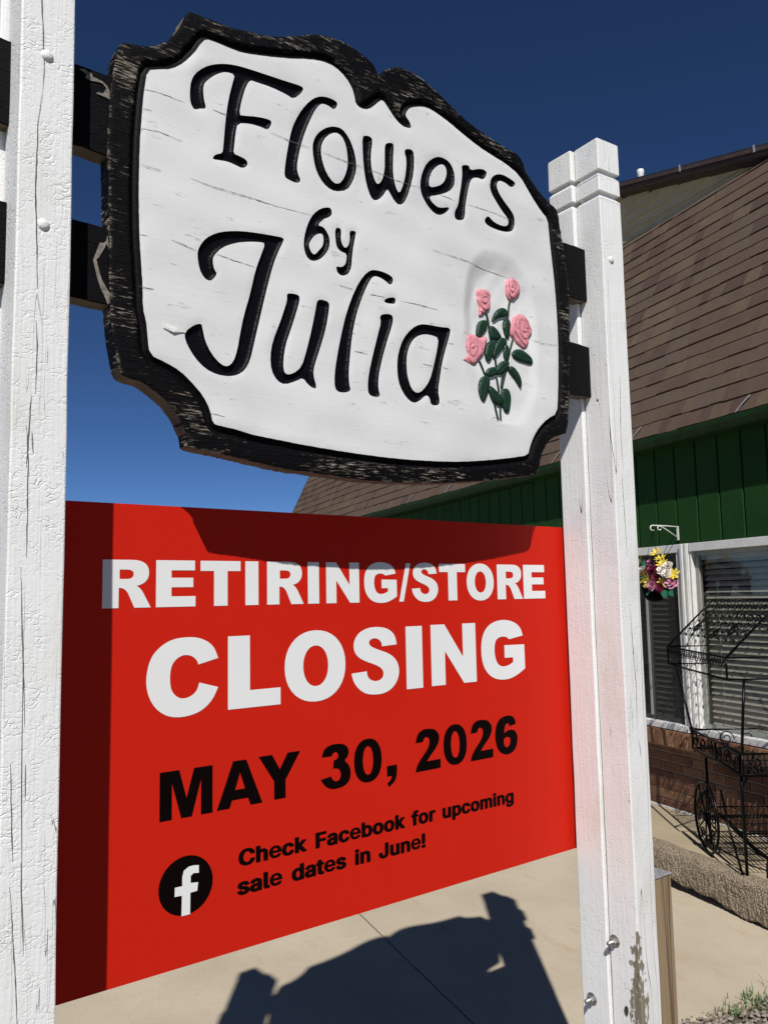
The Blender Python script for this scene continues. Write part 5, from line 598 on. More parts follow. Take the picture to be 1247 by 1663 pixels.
me = mesh("rough_kerb", kv, kf, M['aggregate'], False)
o = link("rough_kerb", me, None, tuple(W(0, 0)), (0, 0, RZB)); tag(o, kind="structure")

# ================================================================== POSTS
HW = 0.0445
def post(name, x, y, top, mat_, tw_top=0.0, tw_bot=0.0, grooves=True, seed=1, lean=(0, 0)):
    r = random.Random(seed)
    zs = [0.0 - .08] + [0.1 * i for i in range(1, int(top * 10))]
    zs = [z for z in zs if z < top - .24]
    ins = [0.0] * len(zs)
    if grooves:
        for z, d in ((top - .185, 0), (top - .178, 0.0), (top - .168, .0095), (top - .1585, .0095), (top - .158, 0), (top - .115, 0), (top - .112, 0), (top - .102, .0095), (top - .0935, .0095), (top - .093, 0)):
            zs.append(z); ins.append(d)
    for z, d in ((top - .004, 0), (top - .001, .002), (top, .004)): zs.append(z); ins.append(d)
    V = []; Fc = []
    bev = [(HW - .003, HW), (HW - .0009, HW - .0009), (HW, HW - .003)]
    ring = []
    for q in range(4):
        a = q * PI / 2
        for (px, py) in bev: ring.append((px * math.cos(a) - py * math.sin(a), px * math.sin(a) + py * math.cos(a)))
    ring.sort(key=lambda p: math.atan2(p[1], p[0]))
    n = len(ring)
    for z, d in zip(zs, ins):
        t = max(0, min(1, (z - .4) / (top - .4)))
        a = math.radians(tw_bot + (tw_top - tw_bot) * t)
        wob = .0008
        s = (HW - d) / HW
        jx, jy = r.uniform(-wob, wob) + lean[0] * z, r.uniform(-wob, wob) + lean[1] * z
        for (px, py) in ring:
            X = px * s * math.cos(a) - py * s * math.sin(a) + jx; Y = px * s * math.sin(a) + py * s * math.cos(a) + jy
            V.append((X, Y, z))
    L_ = len(zs)
    for i in range(L_ - 1):
        for k in range(n):
            k2 = (k + 1) % n
            Fc.append((i * n + k, i * n + k2, (i + 1) * n + k2, (i + 1) * n + k))
    Fc.append(tuple((L_ - 1) * n + k for k in range(n))); Fc.append(tuple(reversed(range(n))))
    root = empty(name, (x, y, 0))
    link("timber", mesh("timber", V, Fc, mat_), root)
    return root
def part(mb, name, mat_, parent, smooth=False, bev=None):
    o = mb.build(name, mat_, parent, smooth)
    if bev: soften(o, bev)
    return o
def carriage_head(z, x=0, r=.0100):
    m = MB(); m.lathe([(r * 1.05, 0.0), (r * 1.0, -.0012), (r * .85, -.0032), (r * .5, -.0048), (r * .1, -.0052)], 18, 'y', (x, -HW + .0005, z)); return m

LX = 1.555
TOP = 3.03
p1 = post("sign_post", 0.0, HW, TOP, M['post_crackled'], 0.0, 0.0, seed=1)
tag(p1, "front white post at the left edge with two painted bolt heads on its face", "post", "white posts carrying the signs")
part(carriage_head(2.663, -.001), "bolt_head", M['bolt_white'], p1, True); part(carriage_head(2.36, -.001), "bolt_head", M['bolt_white'], p1, True)
p2 = post("sign_post", -0.014, 3 * HW + .004, TOP, M['post'], 1.0, 0.0, seed=2)
tag(p2, "white post standing behind the crackled left post, only a thin strip of it showing", "post", "white posts carrying the signs")
p3 = post("sign_post", LX, HW, TOP, M['post_peeling'], -4.2, 3.2, seed=3, lean=(0, 0))
tag(p3, "front post of the right pair with peeled bare wood at its lower corner", "post", "white posts carrying the signs")
part(carriage_head(2.67, -.012), "bolt_head", M['bolt_white'], p3, True)
p4 = post("sign_post", LX - .009, 3 * HW + .004, TOP, M['post'], -2.0, 1.5, seed=4)
tag(p4, "rear post of the right pair, touching the edge of the red panel", "post", "white posts carrying the signs")

def splits(parent, lines, px, wmax=.0011, seed=3):
    r = random.Random(seed)
    for ln in lines:
        a = np.array(ln, float); pts = []
        for i in range(len(a) - 1):
            k = max(2, int(np.linalg.norm(a[i + 1] - a[i]) / .012))
            for j in range(k): pts.append(a[i] + (a[i + 1] - a[i]) * j / k + np.array([r.uniform(-.0005, .0005), 0]))
        pts.append(a[-1]); m = MB(); n = len(pts)
        for i, p in enumerate(pts):
            w = wmax * max(.15, math.sin(PI * (i + .2) / (n - .6))) ** .7 * r.uniform(.45, 1.0)
            m.v += [(p[0] - px - w, -HW - .0012, p[1]), (p[0] - px + w, -HW - .0012, p[1])]
        m.f = [(2 * i, 2 * i + 1, 2 * i + 3, 2 * i + 2) for i in range(n - 1)]
        link("split", mesh("split", m.v, m.f, M['crack']), parent)
splits(p1, [[(-.0132, 3.0), (-.0132, 2.7605), (-.0087, 2.6943), (-.0064, 2.6389), (-.0091, 2.5764)], [(-.0085, 2.5933), (-.0142, 2.5358), (-.0147, 2.4697), (-.0161, 2.4041), (-.0131, 2.3564)], [(-.0157, 2.4259), (-.0115, 2.33), (-.0086, 2.2455)],
  [(-.0094, 2.1926), (-.0065, 2.1512), (-.0075, 2.068)], [(-.0118, 2.0059), (-.0091, 1.9705)], [(-.0206, 2.0151), (-.0165, 1.9597), (-.0154, 1.8744), (-.0155, 1.80)], [(-.0235, 1.7852), (-.0198, 1.7071), (-.0161, 1.6297), (-.0119, 1.5339)],
  [(-.0314, 1.4799), (-.0275, 1.396), (-.0241, 1.3313)], [(-.0087, 1.4769), (-.0083, 1.4207)], [(-.0124, 1.3289), (-.0091, 1.2643), (-.0055, 1.1911)], [(-.0276, 1.2957), (-.0176, 1.1764), (-.012, 1.0922)], [(-.0142, 2.067), (-.0189, 1.9444)]], 0.0)
splits(p3, [[(1.5418, 2.0529), (1.5447, 1.9159), (1.5482, 1.8225)], [(1.5489, 1.6963), (1.5517, 1.5963), (1.5585, 1.4802), (1.5544, 1.3661)], [(1.5557, 2.3345), (1.5459, 2.1748), (1.5488, 2.0707)], [(1.5598, 1.333), (1.5639, 1.2839)]], LX, .0009, 9)

def stud(z, y, parent, ln=.034):
    """threaded rod end with nut and washer, sticking out of the left face"""
    x = -HW
    def L_(mb, nm): return part(mb, nm, M['steel'], parent, False)
    L_(MB().lathe([(.0165, x + .001), (.0165, x - .0015), (.0155, x - .0022)], 24, 'x', (0, y, z)), "washer")
    hx = MB(); hx.lathe([(.0105, x - .002), (.0110, x - .003), (.0110, x - .0105), (.0100, x - .0120)], 6, 'x', (0, y, z)); L_(hx, "nut")
    pr = []
    k = int(ln / .0011)
    for i in range(k): pr.append((.0060 if i % 2 else .0052, x - .011 - i * .0011))
    pr.append((.0045, x - .012 - ln))
    o = MB().lathe(pr, 14, 'x', (0, y, z)); L_(o, "threaded_rod")
stud(.804, .072 - HW, p3, .018); stud(.634, .149 - 3 * HW - .004, p4, .016)
hm = MB(); r = random.Random(8)
hm.v = [(-HW - .0035, .042 - HW + math.cos(2 * PI * i / 14) * .0075 * r.uniform(.8, 1.15), .641 + math.sin(2 * PI * i / 14) * .012 * r.uniform(.8, 1.15)) for i in range(14)]
hm.f = [tuple(range(14))]
part(hm, "bolt_hole", M['dark_hole'], p3)

# unpainted support timber behind the right posts
sp = empty("support_post", (1.6465, .058, 0))
tag(sp, "short unpainted timber post with a metal plate on top, against the right white posts", "post")
m = MB(); m.box(-HW, HW, -HW, HW, -.08, .952); part(m, "timber", M['raw'], sp, False, .003)
m = MB(); m.box(-.047, .047, -.047, .047, .953, .957); part(m, "cap_plate", M['galv'], sp, False, .001)
m = MB(); m.lathe([(.011, .957), (.0112, .9575), (.0112, .962), (.0095, .964), (.006, .9645), (.006, .973), (.0045, .974)], 6, 'z', (-.022, .008, 0)); part(m, "bolt", M['steel'], sp)

# ================================================================== CROSS BOARDS
def crossboard(x0_, x1_, z0, z1, label, seed):
    root_r = random.Random(seed)
    V = []; N = 14; ys = (.067, .106)
    for i in range(N + 1):
        x = x0_ + (x1_ - x0_) * i / N
        a = .0016 * math.sin(i * .7 + seed) + root_r.uniform(-.0008, .0008); b = .0016 * math.sin(i * .5 + seed * 2) + root_r.uniform(-.0008, .0008)
        V += [(x, ys[0] + .002, z0 + a), (x, ys[0], z0 + a + .002), (x, ys[0], z1 + b - .002), (x, ys[0] + .002, z1 + b), (x, ys[1], z1 + b), (x, ys[1], z0 + a)]
    F_ = []
    for i in range(N):
        for k in range(6):
            k2 = (k + 1) % 6; F_.append((i * 6 + k, (i + 1) * 6 + k, (i + 1) * 6 + k2, i * 6 + k2))
    F_.append((0, 1, 2, 3, 4, 5)); F_.append(tuple(N * 6 + k for k in (5, 4, 3, 2, 1, 0)))
    mi = [0] * len(F_)
    for q in range(N):
        mi[q * 6 + 5] = 1      # unpainted underside
    me = mesh("cross_board", V, F_, [M['strap'], M['bare_under']], midx=mi)
    bm = bmesh.new(); bm.from_mesh(me); bmesh.ops.recalc_face_normals(bm, faces=bm.faces); bm.to_mesh(me); bm.free()
    return tag(link("cross_board", me), label, "board", "black boards holding the carved sign")
M['bare_grey'] = plain("weathered_bare_wood", (0.20, 0.175, 0.15), 0.9, 0, 0.35, 150, 0.5)
M['under_edge'] = plain("weathered_taupe_edge", (0.13, 0.10, 0.085), 0.85, 0, 0.3, 40, 0.5)
M['bare_under'] = plain("bare_brown_wood", (0.115, 0.085, 0.065), 0.8, 0, 0.3, 25, 0.4)
cb1 = crossboard(-.128, .140, 2.555, 2.712, "upper black board between the crackled left post and the carved sign", 1)
cb2 = crossboard(-.128, .140, 2.270, 2.415, "lower black board between the crackled left post and the carved sign", 2)
crossboard(1.415, 1.672, 2.560, 2.716, "upper black board between the carved sign and the right pair of posts", 3)
crossboard(1.415, 1.672, 2.278, 2.428, "lower black board between the carved sign and the right pair of posts", 4)

for cb, lp in ((cb1, [[0.1043, 2.6677], [0.107, 2.6717], [0.1171, 2.6725], [0.1225, 2.6844], [0.1159, 2.6917], [0.1085, 2.6918], [0.0939, 2.6891], [0.083, 2.6908], [0.0864, 2.6979], [0.0719, 2.7039], [0.0809, 2.7074], [0.0954, 2.7034], [0.0974, 2.6983], [0.1158, 2.6956], [0.1252, 2.6894], [0.1291, 2.681], [0.1293, 2.6653], [0.12, 2.6667]]), (cb2, [[0.1295, 2.4004], [0.1317, 2.3762], [0.1271, 2.3827], [0.1244, 2.3744], [0.1139, 2.353], [0.1095, 2.3482], [0.1143, 2.3306], [0.1199, 2.3131], [0.1292, 2.2983], [0.1348, 2.2902], [0.1387, 2.276], [0.1315, 2.2679], [0.1268, 2.2791], [0.1184, 2.296], [0.1118, 2.3132], [0.107, 2.3326], [0.1036, 2.3467], [0.1092, 2.3631], [0.1152, 2.3815], [0.1225, 2.3834], [0.127, 2.3883]])):
    Vp, Tp = fill([lp], None); Tp = up_facing(Vp, Tp)
    link("bare_patch", mesh("bare_patch", [(float(q[0]), .0652, float(q[1])) for q in Vp], Tp.tolist(), M['bare_grey']), cb)

# ================================================================== CARVED SIGN
YS = 0.062; THICK = 0.042
sign = empty("carved_sign", (0.777, YS, 2.45))
tag(sign, "white carved wooden sign in a peeling black scalloped frame, Flowers by Julia with pink roses", "sign")
SO = Vector((0.777, YS, 2.45))
def loc2(lp): return [(p[0] - SO.x, p[1] - SO.z) for p in lp]
rj = random.Random(21)
outer = resample(chaikin(loc2(TR['outer']), 1), .006)
outer = [(p[0] + rj.uniform(-.0011, .0011), p[1] + rj.uniform(-.0011, .0011)) for p in outer]
inner = resample(chaikin(loc2(TR['inner']), 1), .006)
inner = [(p[0] + rj.uniform(-.0003, .0003), p[1] + rj.uniform(-.0003, .0003)) for p in inner]

# frame: V groove round the field, then the weathered band
V, T = fill([outer, inner], .0048)
T = up_facing(V, T)
di = seg_dist(V, [inner]); do = seg_dist(V, [outer])
GW = 0.0175
dep = np.where(di < GW, np.minimum(di * 1.0, (GW - di) * 2.2), 0.0)
dep = np.minimum(dep, 0.0085)
dep = dep + np.where(di > GW, np.array([rnd.uniform(-.0003, .0005) for _ in V]), 0)
dep = dep + np.where(do < .0006, .0018, 0)
VV = [(float(p[0]), float(d), float(p[1])) for p, d in zip(V, dep)]
me = mesh("frame", VV, T.tolist(), M['frame'], True)
at = me.attributes.new("groove", 'FLOAT', 'POINT'); at.data.foreach_set("value", [float(x) for x in di])
at = me.attributes.new("rim", 'FLOAT', 'POINT'); at.data.foreach_set("value", [float(x) for x in do])
link("frame", me, sign)
# board: edge and back
nO = len(outer)
ORI = 1 if sum(outer[k][0] * outer[(k + 1) % nO][1] - outer[(k + 1) % nO][0] * outer[k][1] for k in range(nO)) > 0 else -1
bv = [(p[0], .0018, p[1]) for p in outer] + [(p[0], THICK, p[1]) for p in outer]
bf = [(i, nO + i, nO + (i + 1) % nO, (i + 1) % nO) for i in range(nO)]
Vb, Tb = fill([outer], None)
b0 = len(bv); bv += [(float(p[0]), THICK, float(p[1])) for p in Vb]; bf += [tuple(b0 + int(i) for i in t) for t in Tb]
mi_ = []
for k_, f_ in enumerate(bf):
    under = False
    if k_ < nO:
        a_, b_ = outer[k_], outer[(k_ + 1) % nO]; cxm = (a_[1] + b_[1]) / 2
        nrm_ = (b_[1] - a_[1], -(b_[0] - a_[0]))
        if ORI < 0: nrm_ = (-nrm_[0], -nrm_[1])
        under = nrm_[1] < -.35 * math.hypot(*nrm_)
    mi_.append(1 if under else 0)
me = mesh("board", bv, bf, [M['board_side'], M['under_edge']], midx=mi_)
bm = bmesh.new(); bm.from_mesh(me); bmesh.ops.remove_doubles(bm, verts=bm.verts, dist=1e-6); bmesh.ops.recalc_face_normals(bm, faces=bm.faces); bm.to_mesh(me); bm.free()
link("board", me, sign)

# white field with the letters cut out and a dished ground round the roses
letters = {k: [resample(chaikin(loc2(l), 1), .0035) for l in v] for k, v in TR['letters'].items()}
loops = [inner] + [l for v in letters.values() for l in v]
DC = (1.155 - SO.x, 2.385 - SO.z)
def V_(P, k): return P[:, k]
def dish(P):
    u_ = (P[:, 0] - DC[0]); v_ = (P[:, 1] - DC[1])
    up_ = np.where(v_ > 0, v_ / .232, v_ / .232)
    q = (np.abs(u_ / .135) ** 2.6 + np.abs(up_) ** 2.6) ** (1 / 2.6)
    s = np.clip((1.04 - q) / .30, 0, 1); s = s * s * (3 - 2 * s)
    depth = .0118 * s * (1 + .05 * np.sin(V_(P, 0) * 120) * np.sin(V_(P, 1) * 90))
    # flat floor ending in a small ledge at the foot
    edge = -.226 + .012 * (u_ / .1) ** 2
    low = np.clip((v_ - edge) / .010, 0, 1)
    taper = np.clip((v_ + .23) / .34, .38, 1)
    return depth * low * taper
ex = np.array([(x, z) for x in np.arange(DC[0] - .15, DC[0] + .15, .0034) for z in np.arange(DC[1] - .26, DC[1] + .25, .0034)])
V, T = fill(loops, .009, ex)
T = up_facing(V, T)
nz = 0.0007 * np.sin(V[:, 0] * 31 + 1) * np.sin(V[:, 1] * 23) + .0005 * np.sin(V[:, 1] * 60 + V[:, 0] * 9)
db = seg_dist(V, loops)
dep = dish(V) + nz * np.clip(db / .01, 0, 1) + np.where(db < 1e-6, .0006, 0)
me = mesh("white_field", [(float(p[0]), float(d), float(p[1])) for p, d in zip(V, dep)], T.tolist(), M['field'], True)
link("white_field", me, sign)

# carved letters: rounded V cuts
NAMES = {'F': 'letter_f', 'l': 'letter_l', 'o': 'letter_o', 'w': 'letter_w', 'e': 'letter_e', 'r': 'letter_r', 's': 'letter_s', 'b': 'letter_b', 'y': 'letter_y', 'J': 'letter_j', 'u': 'letter_u', 'l2': 'letter_l', 'i': 'letter_i', 'dot': 'letter_dot', 'a': 'letter_a'}
for k, lp in letters.items():
    V, T = fill(lp, .0028); T = up_facing(V, T)
    d = seg_dist(V, lp)
    dep = .0006 + .0075 * (1 - np.exp(-d / .0028)) + np.where(d > .001, np.array([rnd.uniform(-.0003, .0003) for _ in V]), 0)
    link(NAMES[k], mesh(NAMES[k], [(float(p[0]), float(q), float(p[1])) for p, q in zip(V, dep)], T.tolist(), M['letter'], True), sign)

# roses and leaves in relief
def relief(lp, sp_, hf, name, mat_, base=.0092):
    lp = resample(chaikin(lp, 1), sp_ * 1.3)
    V, T = fill([lp], sp_); T = up_facing(V, T)
    d = seg_dist(V, [lp])
    h = hf(V, d)
    fl = float(dish(np.array([np.mean(np.array(lp), 0)]))[0]); base = fl - .0012
    y = base - h
    # skirt down to the dished floor
    n = len(lp); vs_ = [(float(p[0]), float(q), float(p[1])) for p, q in zip(V, y)]; fs = T.tolist()
    b = len(vs_)
    vs_ += [(p[0], float(base - .0032), p[1]) for p in lp] + [(p[0], base + .006, p[1]) for p in lp]
    fs += [(b + i, b + n + i, b + n + (i + 1) % n, b + (i + 1) % n) for i in range(n)]
    return link(name, mesh(name, vs_, fs, mat_, True), sign)
def rose_h(cx, cz, k, ph_):
    def f(V, d):
        u_ = V[:, 0] - cx; v_ = V[:, 1] - cz; rr = np.sqrt(u_ ** 2 + (v_ * .85) ** 2); th = np.arctan2(v_, u_)
        wv = .20 * np.sin(2 * th + ph_ * 9) + .16 * np.sin(3 * th - rr * 120 + ph_)
        s = rr / k + th / (2 * PI) + ph_ + wv
        fr = s - np.floor(s)
        ridge = np.where(fr < .86, fr / .86, (1 - fr) / .14)
        fold = .0003 * np.sin(V[:, 0] * 700 + V[:, 1] * 420 + 3 * np.sin(V[:, 1] * 300)) + .0002 * np.sin(V[:, 1] * 1100 - V[:, 0] * 500)
        e_ = np.clip(d / .003, 0, 1)
        return .0022 + .0058 * (1 - np.exp(-d / .004)) + .0030 * (ridge - .5) * e_ * (1 + .6 * np.sin(th * 2 + ph_)) + fold * e_
    return f
cen = [((.32, .30)), (.5, .55), (.62, .62), (.42, .6)]
for i, rp in enumerate(TR['roses']):
    lp = loc2(rp); A_ = np.array(lp); mn, mx = A_.min(0), A_.max(0)
    c = mn + (mx - mn) * np.array([(.5, .72), (.45, .6), (.66, .58), (.45, .62)][i])
    relief(lp, .0015, rose_h(c[0], c[1], .0150 if i > 1 else .0125, .3 * i), "rose", M['rose'])
for i, lp_ in enumerate(TR['leaves']):
    lp = loc2(lp_); A_ = np.array(lp); c = A_.mean(0); A_ = c + (A_ - c) * 1.13; lp = [tuple(q_) for q_ in A_]; q = A_ - c; ev, evec = np.linalg.eigh(q.T @ q); ax = evec[:, 1]
    def lf(V, d, c=c, ax=ax, i=i):
        s = (V - c) @ np.array([-ax[1], ax[0]]); t = (V - c) @ ax
        return .0032 + .0048 * (1 - np.exp(-d / .004)) - .0022 * np.exp(-(s / .0012) ** 2) + .0005 * np.sin(t * 700 + np.abs(s) * 900) + .0006 * (i % 3)
    relief(lp, .0021, lf, "leaf", M['leaf'])
for lp in TR['stems']:
    m = MB(); pts = [(p[0] - SO.x, float(dish(np.array([[p[0] - SO.x, p[1] - SO.z]]))[0]) - .0022, p[1] - SO.z) for p in chaikin([tuple(q) for q in lp], 2, False)]
    m.tube(pts, .0026, 6); part(m, "stem", M['stem'], sign, True)
    m = MB(); m.tube([(p[0] + .003, p[1] + .001, p[2] + .001) for p in pts], .0016, 5); part(m, "stem", M['stem'], sign, True)
# splits in the boards
for lp in TR['cracks']:
    q = [(p[0] - SO.x, p[1] - SO.z) for p in lp]; r = random.Random(len(lp) * 7 + int(q[0][0] * 1000))
    a = np.array(q); pts = []
    for i in range(len(a) - 1):
        k = max(2, int(np.linalg.norm(a[i + 1] - a[i]) / .006))
        for j in range(k): pts.append(a[i] + (a[i + 1] - a[i]) * j / k + np.array([0, r.uniform(-.0006, .0006)]))
    pts.append(a[-1]); m = MB(); n = len(pts)
    for i, p in enumerate(pts):
        w = .0008 * math.sin(PI * (i + .3) / (n - .4)) ** .5 * r.uniform(.3, 1.1)
        dd = float(dish(np.array([p]))[0])
        m.v += [(p[0], dd - .0009, p[1] - w), (p[0], dd - .0009, p[1] + w)]
    m.f = [(2 * i, 2 * i + 2, 2 * i + 3, 2 * i + 1) for i in range(n - 1)]
    link("split", mesh("split", m.v, m.f, M['crack']), sign)
# the raised splinter at the left edge of the field
m = MB(); c0 = (0.232 + .004 - SO.x, 2.247 - SO.z)
m.v = [(c0[0], -.001, c0[1] - .004), (c0[0] + .02, -.004, c0[1] - .010), (c0[0] + .048, -.001, c0[1] - .004), (c0[0] + .03, -.003, c0[1] + .001), (c0[0], -.002, c0[1] + .006)]
m.f = [(0, 1, 2, 3, 4)]
link("splinter", mesh("splinter", m.v, m.f, M['bolt_white']), sign)

# ================================================================== RED PANEL
YB = 0.1965
panel = empty("red_sign_panel", (0.745, YB, 1.4665))
tag(panel, "flat red panel with white and black lettering announcing a store closing, between the posts", "sign")
PO = Vector((0.745, YB, 1.4665))
m = MB(); m.box(-.045 - PO.x, 1.5345 - PO.x, .0008, .0042, 1.0142 - PO.z, 1.9192 - PO.z)
part(m, "panel_core", M['panel_edge'], panel)
m = MB(); m.box(-.0445 - PO.x, 1.5342 - PO.x, 0, .0007, 1.0145 - PO.z, 1.9190 - PO.z)
part(m, "red_face", M['red'], panel)

def sup(cx, cy, rx, ry, e=2.2, n=36):
    o = []
    for k in range(n):
        a = 2 * PI * k / n; c, s = math.cos(a), math.sin(a)
        o.append((cx + rx * math.copysign(abs(c) ** (2 / e), c), cy + ry * math.copysign(abs(s) ** (2 / e), s)))
    return o
def arc(p0, pc, p1, n=7):
    return [((1 - t) ** 2 * p0[0] + 2 * t * (1 - t) * pc[0] + t * t * p1[0], (1 - t) ** 2 * p0[1] + 2 * t * (1 - t) * pc[1] + t * t * p1[1]) for t in [i / n for i in range(n + 1)]]
UG = {
 'I': [[(0, 0), (0, 1), (1, 1), (1, 0)]],
 'E': [[(0, 0), (0, 1), (.985, 1), (.985, .785), (.385, .785), (.385, .625), (.94, .625), (.94, .42), (.385, .42), (.385, .225), (1, .225), (1, 0)]],
 'T': [[(.33, 0), (.33, .775), (0, .775), (0, 1), (1, 1), (1, .775), (.67, .775), (.67, 0)]],
 'L': [[(0, 0), (0, 1), (.41, 1), (.41, .24), (1, .24), (1, 0)]],
 'N': [[(0, 0), (0, 1), (.30, 1), (.70, .44), (.70, 1), (1, 1), (1, 0), (.71, 0), (.30, .555), (.30, 0)]],
 'M': [[(0, 0), (0, 1), (.36, 1), (.5, .40), (.64, 1), (1, 1), (1, 0), (.775, 0), (.775, .74), (.60, 0), (.40, 0), (.225, .74), (.225, 0)]],
 'A': [[(0, 0), (.35, 1), (.64, 1), (1, 0), (.735, 0), (.675, .165), (.325, .165), (.27, 0)], [(.39, .375), (.61, .375), (.5, .735)]],
 'Y': [[(0, 1), (.315, 1), (.5, .655), (.69, 1), (1, 1), (.635, .405), (.635, 0), (.36, 0), (.36, .405)]],
 '/': [[(0, 0), (.38, 0), (1, 1), (.62, 1)]],
 'O': [sup(.5, .5, .5, .5, 2.15), sup(.5, .5, .205, .285, 2.1)],
 '0': [sup(.5, .5, .5, .5, 2.25), sup(.5, .5, .185, .33, 2.1)],
 'R': [[(0, 0), (0, 1)] + arc((.60, 1), (.96, 1), (.96, .73)) + arc((.96, .73), (.955, .51), (.70, .455))[1:] + arc((.70, .455), (.80, .40), (.86, .27), 4)[1:] + [(1, 0), (.655, 0)] + arc((.52, .305), (.455, .41), (.36, .415), 4) + [(.33, .415), (.33, 0)],
       [(.345, .795), (.51, .795)] + arc((.51, .795), (.635, .79), (.635, .70))[1:] + arc((.635, .70), (.63, .605), (.50, .60))[1:] + [(.345, .60)]],
}
UG.update({k: [[tuple(p) for p in l] for l in v] for k, v in BIG.items()})
_tri = {}
def tri(c):
    if c not in _tri: _tri[c] = fill(UG[c], None)
    return _tri[c]
LN = {'/': 'slash', ',': 'comma'}
def row(s, xs, zb, zt, mat_, zb2=None, zt2=None):
    n = len(s)
    for i, (c, (a, e)) in enumerate(zip(s, xs)):
        t = i / (n - 1); z0 = zb + ((zb2 or zb) - zb) * t; z1 = zt + ((zt2 or zt) - zt) * t; hh = z1 - z0
        if c in "CSGO0362": z0 -= hh * .022; z1 += hh * .022
        if c == ',': z0, z1 = z0 - hh * .24, z0 + hh * .27
        V, T = tri(c); T = up_facing(V, T)
        nm = LN.get(c) or ("digit" if c.isdigit() else "letter_" + c.lower())
        link(nm, mesh(nm, [(a + (e - a) * p[0] - PO.x, -.0006, z0 + (z1 - z0) * p[1] - PO.z) for p in V], T.tolist(), mat_), panel)
row("RETIRING/STORE", TR['r1'], 1.7145, 1.8085, M['white_print'])
row("CLOSING", TR['r2'], 1.4975, 1.649, M['white_print'], 1.504, 1.6555)
row("MAY30,2026", TR['r3'], 1.2975, 1.391, M['black_print'], 1.307, 1.403)
for c, d_ in SMALL.items():
    if d_['l']: UG['s' + c] = [[tuple(p) for p in l] for l in d_['l']]
def small_line(s, x0, x1, zb, zt):
    tot = sum(SMALL[c]['a'] for c in s) + .022 * (len(s) - 1); k = (x1 - x0) / (tot - .02); kz = (zt - zb) / .557
    x = 0.0
    for c in s:
        if c != ' ':
            V, T = tri('s' + c); T = up_facing(V, T)
            nm = "exclamation_mark" if c == '!' else "small_letter_" + c.lower()
            link(nm, mesh(nm, [(x0 + (x + p[0]) * k - PO.x, -.0006, zb + (p[1] + .024) * kz - PO.z) for p in V], T.tolist(), M['black_print']), panel)
        x += SMALL[c]['a'] + .022
small_line("Check Facebook for upcoming", .4640, 1.2745, 1.1785, 1.2120)
small_line("sale dates in June!", .4615, .9665, 1.1217, 1.1555)
m = MB(); n = 64
m.v = [(.349 + .0572 * math.cos(2 * PI * i / n) - PO.x, -.0006, 1.1672 + .0560 * math.sin(2 * PI * i / n) - PO.z) for i in range(n)]; m.f = [tuple(range(n))]
link("round_badge", mesh("round_badge", m.v, m.f, M['black_print']), panel)
Vf, Tf = fill([TR['f']], None); Tf = up_facing(Vf, Tf)
link("badge_letter_f", mesh("badge_letter_f", [(float(p[0]) - PO.x, -.0012, float(p[1]) - PO.z) for p in Vf], Tf.tolist(), M['white_print'], False), panel)

# ================================================================== SHOP BUILDING
shop = empty("shop_building", (G0[0], G0[1], 0), RZB)
tag(shop, "shop with dark green siding, brick base, blinds and a steep brown shingle roof", "building")
XL, XR = -9.8, 5.0
m = MB()
m.box(XL, XR, -.010, .22, -.08, .63)                   # masonry core behind the bricks
part(m, "brick_backing", M['mortar'], shop)
# bricks
def inst(name, me, parent, loc=None, rot=None, scale=None):
    o = link(name, me, parent, loc, rot)
    if scale: o.scale = scale
    return o
def brick_mesh(mt, lx, ly, lz):
    m = MB(); m.box(-lx / 2, lx / 2, -ly / 2, ly / 2, -lz / 2, lz / 2)
    me = mesh("brick", m.v, m.f, mt)
    bm = bmesh.new(); bm.from_mesh(me); bmesh.ops.bevel(bm, geom=bm.edges[:], offset=.003, segments=1, affect='EDGES'); bm.to_mesh(me); bm.free(); return me
bms = [brick_mesh(M['brick%d' % k], .193, .05, .057) for k in (1, 2, 3)]
rlk = [brick_mesh(M['brick%d' % k], .058, .12, .108) for k in (1, 2, 3)]
r = random.Random(3)
rest = MB(); nb = 0
for c in range(7):
    z = .2 + .030 + c * .0655
    k = 0; x = XL + (0 if c % 2 else .1015)
    while x < XR:
        if -.45 < x < 2.3:
            inst("brick", bms[r.choice((0, 0, 1, 1, 2))], shop, (x, .008 + r.uniform(-.0015, .0015), z), (0, r.uniform(-.004, .004), r.uniform(-.006, .006))); nb += 1
        elif x < -.45 or x > 2.3:
            rest.box(x - .0965, x + .0965, -.017, .03, z - .0285, z + .0285)
        x += .203
part(rest, "distant_bricks", M['brick1'], shop)["kind"] = "stuff"
x = XL; restr = MB()
while x < XR:
    if -.45 < x < 2.3:
        inst("sill_brick", rlk[r.choice((0, 1, 2, 2))], shop, (x, -.034 + r.uniform(-.002, .002), .697), (math.radians(-9), 0, r.uniform(-.01, .01)))
    else: restr.box(x - .029, x + .029, -.088, .05, .645, .75)
    x += .0685
part(restr, "distant_sill_bricks", M['brick3'], shop)["kind"] = "stuff"
m = MB(); m.box(XL, XR, -.078, .05, .640, .742); part(m, "sill_mortar", M['mortar'], shop).location = (0, .012, 0)
m = MB(); m.box(XL, XR, -.030, -.018, .2005, .2095); part(m, "caulk_line", M['win_white'], shop)

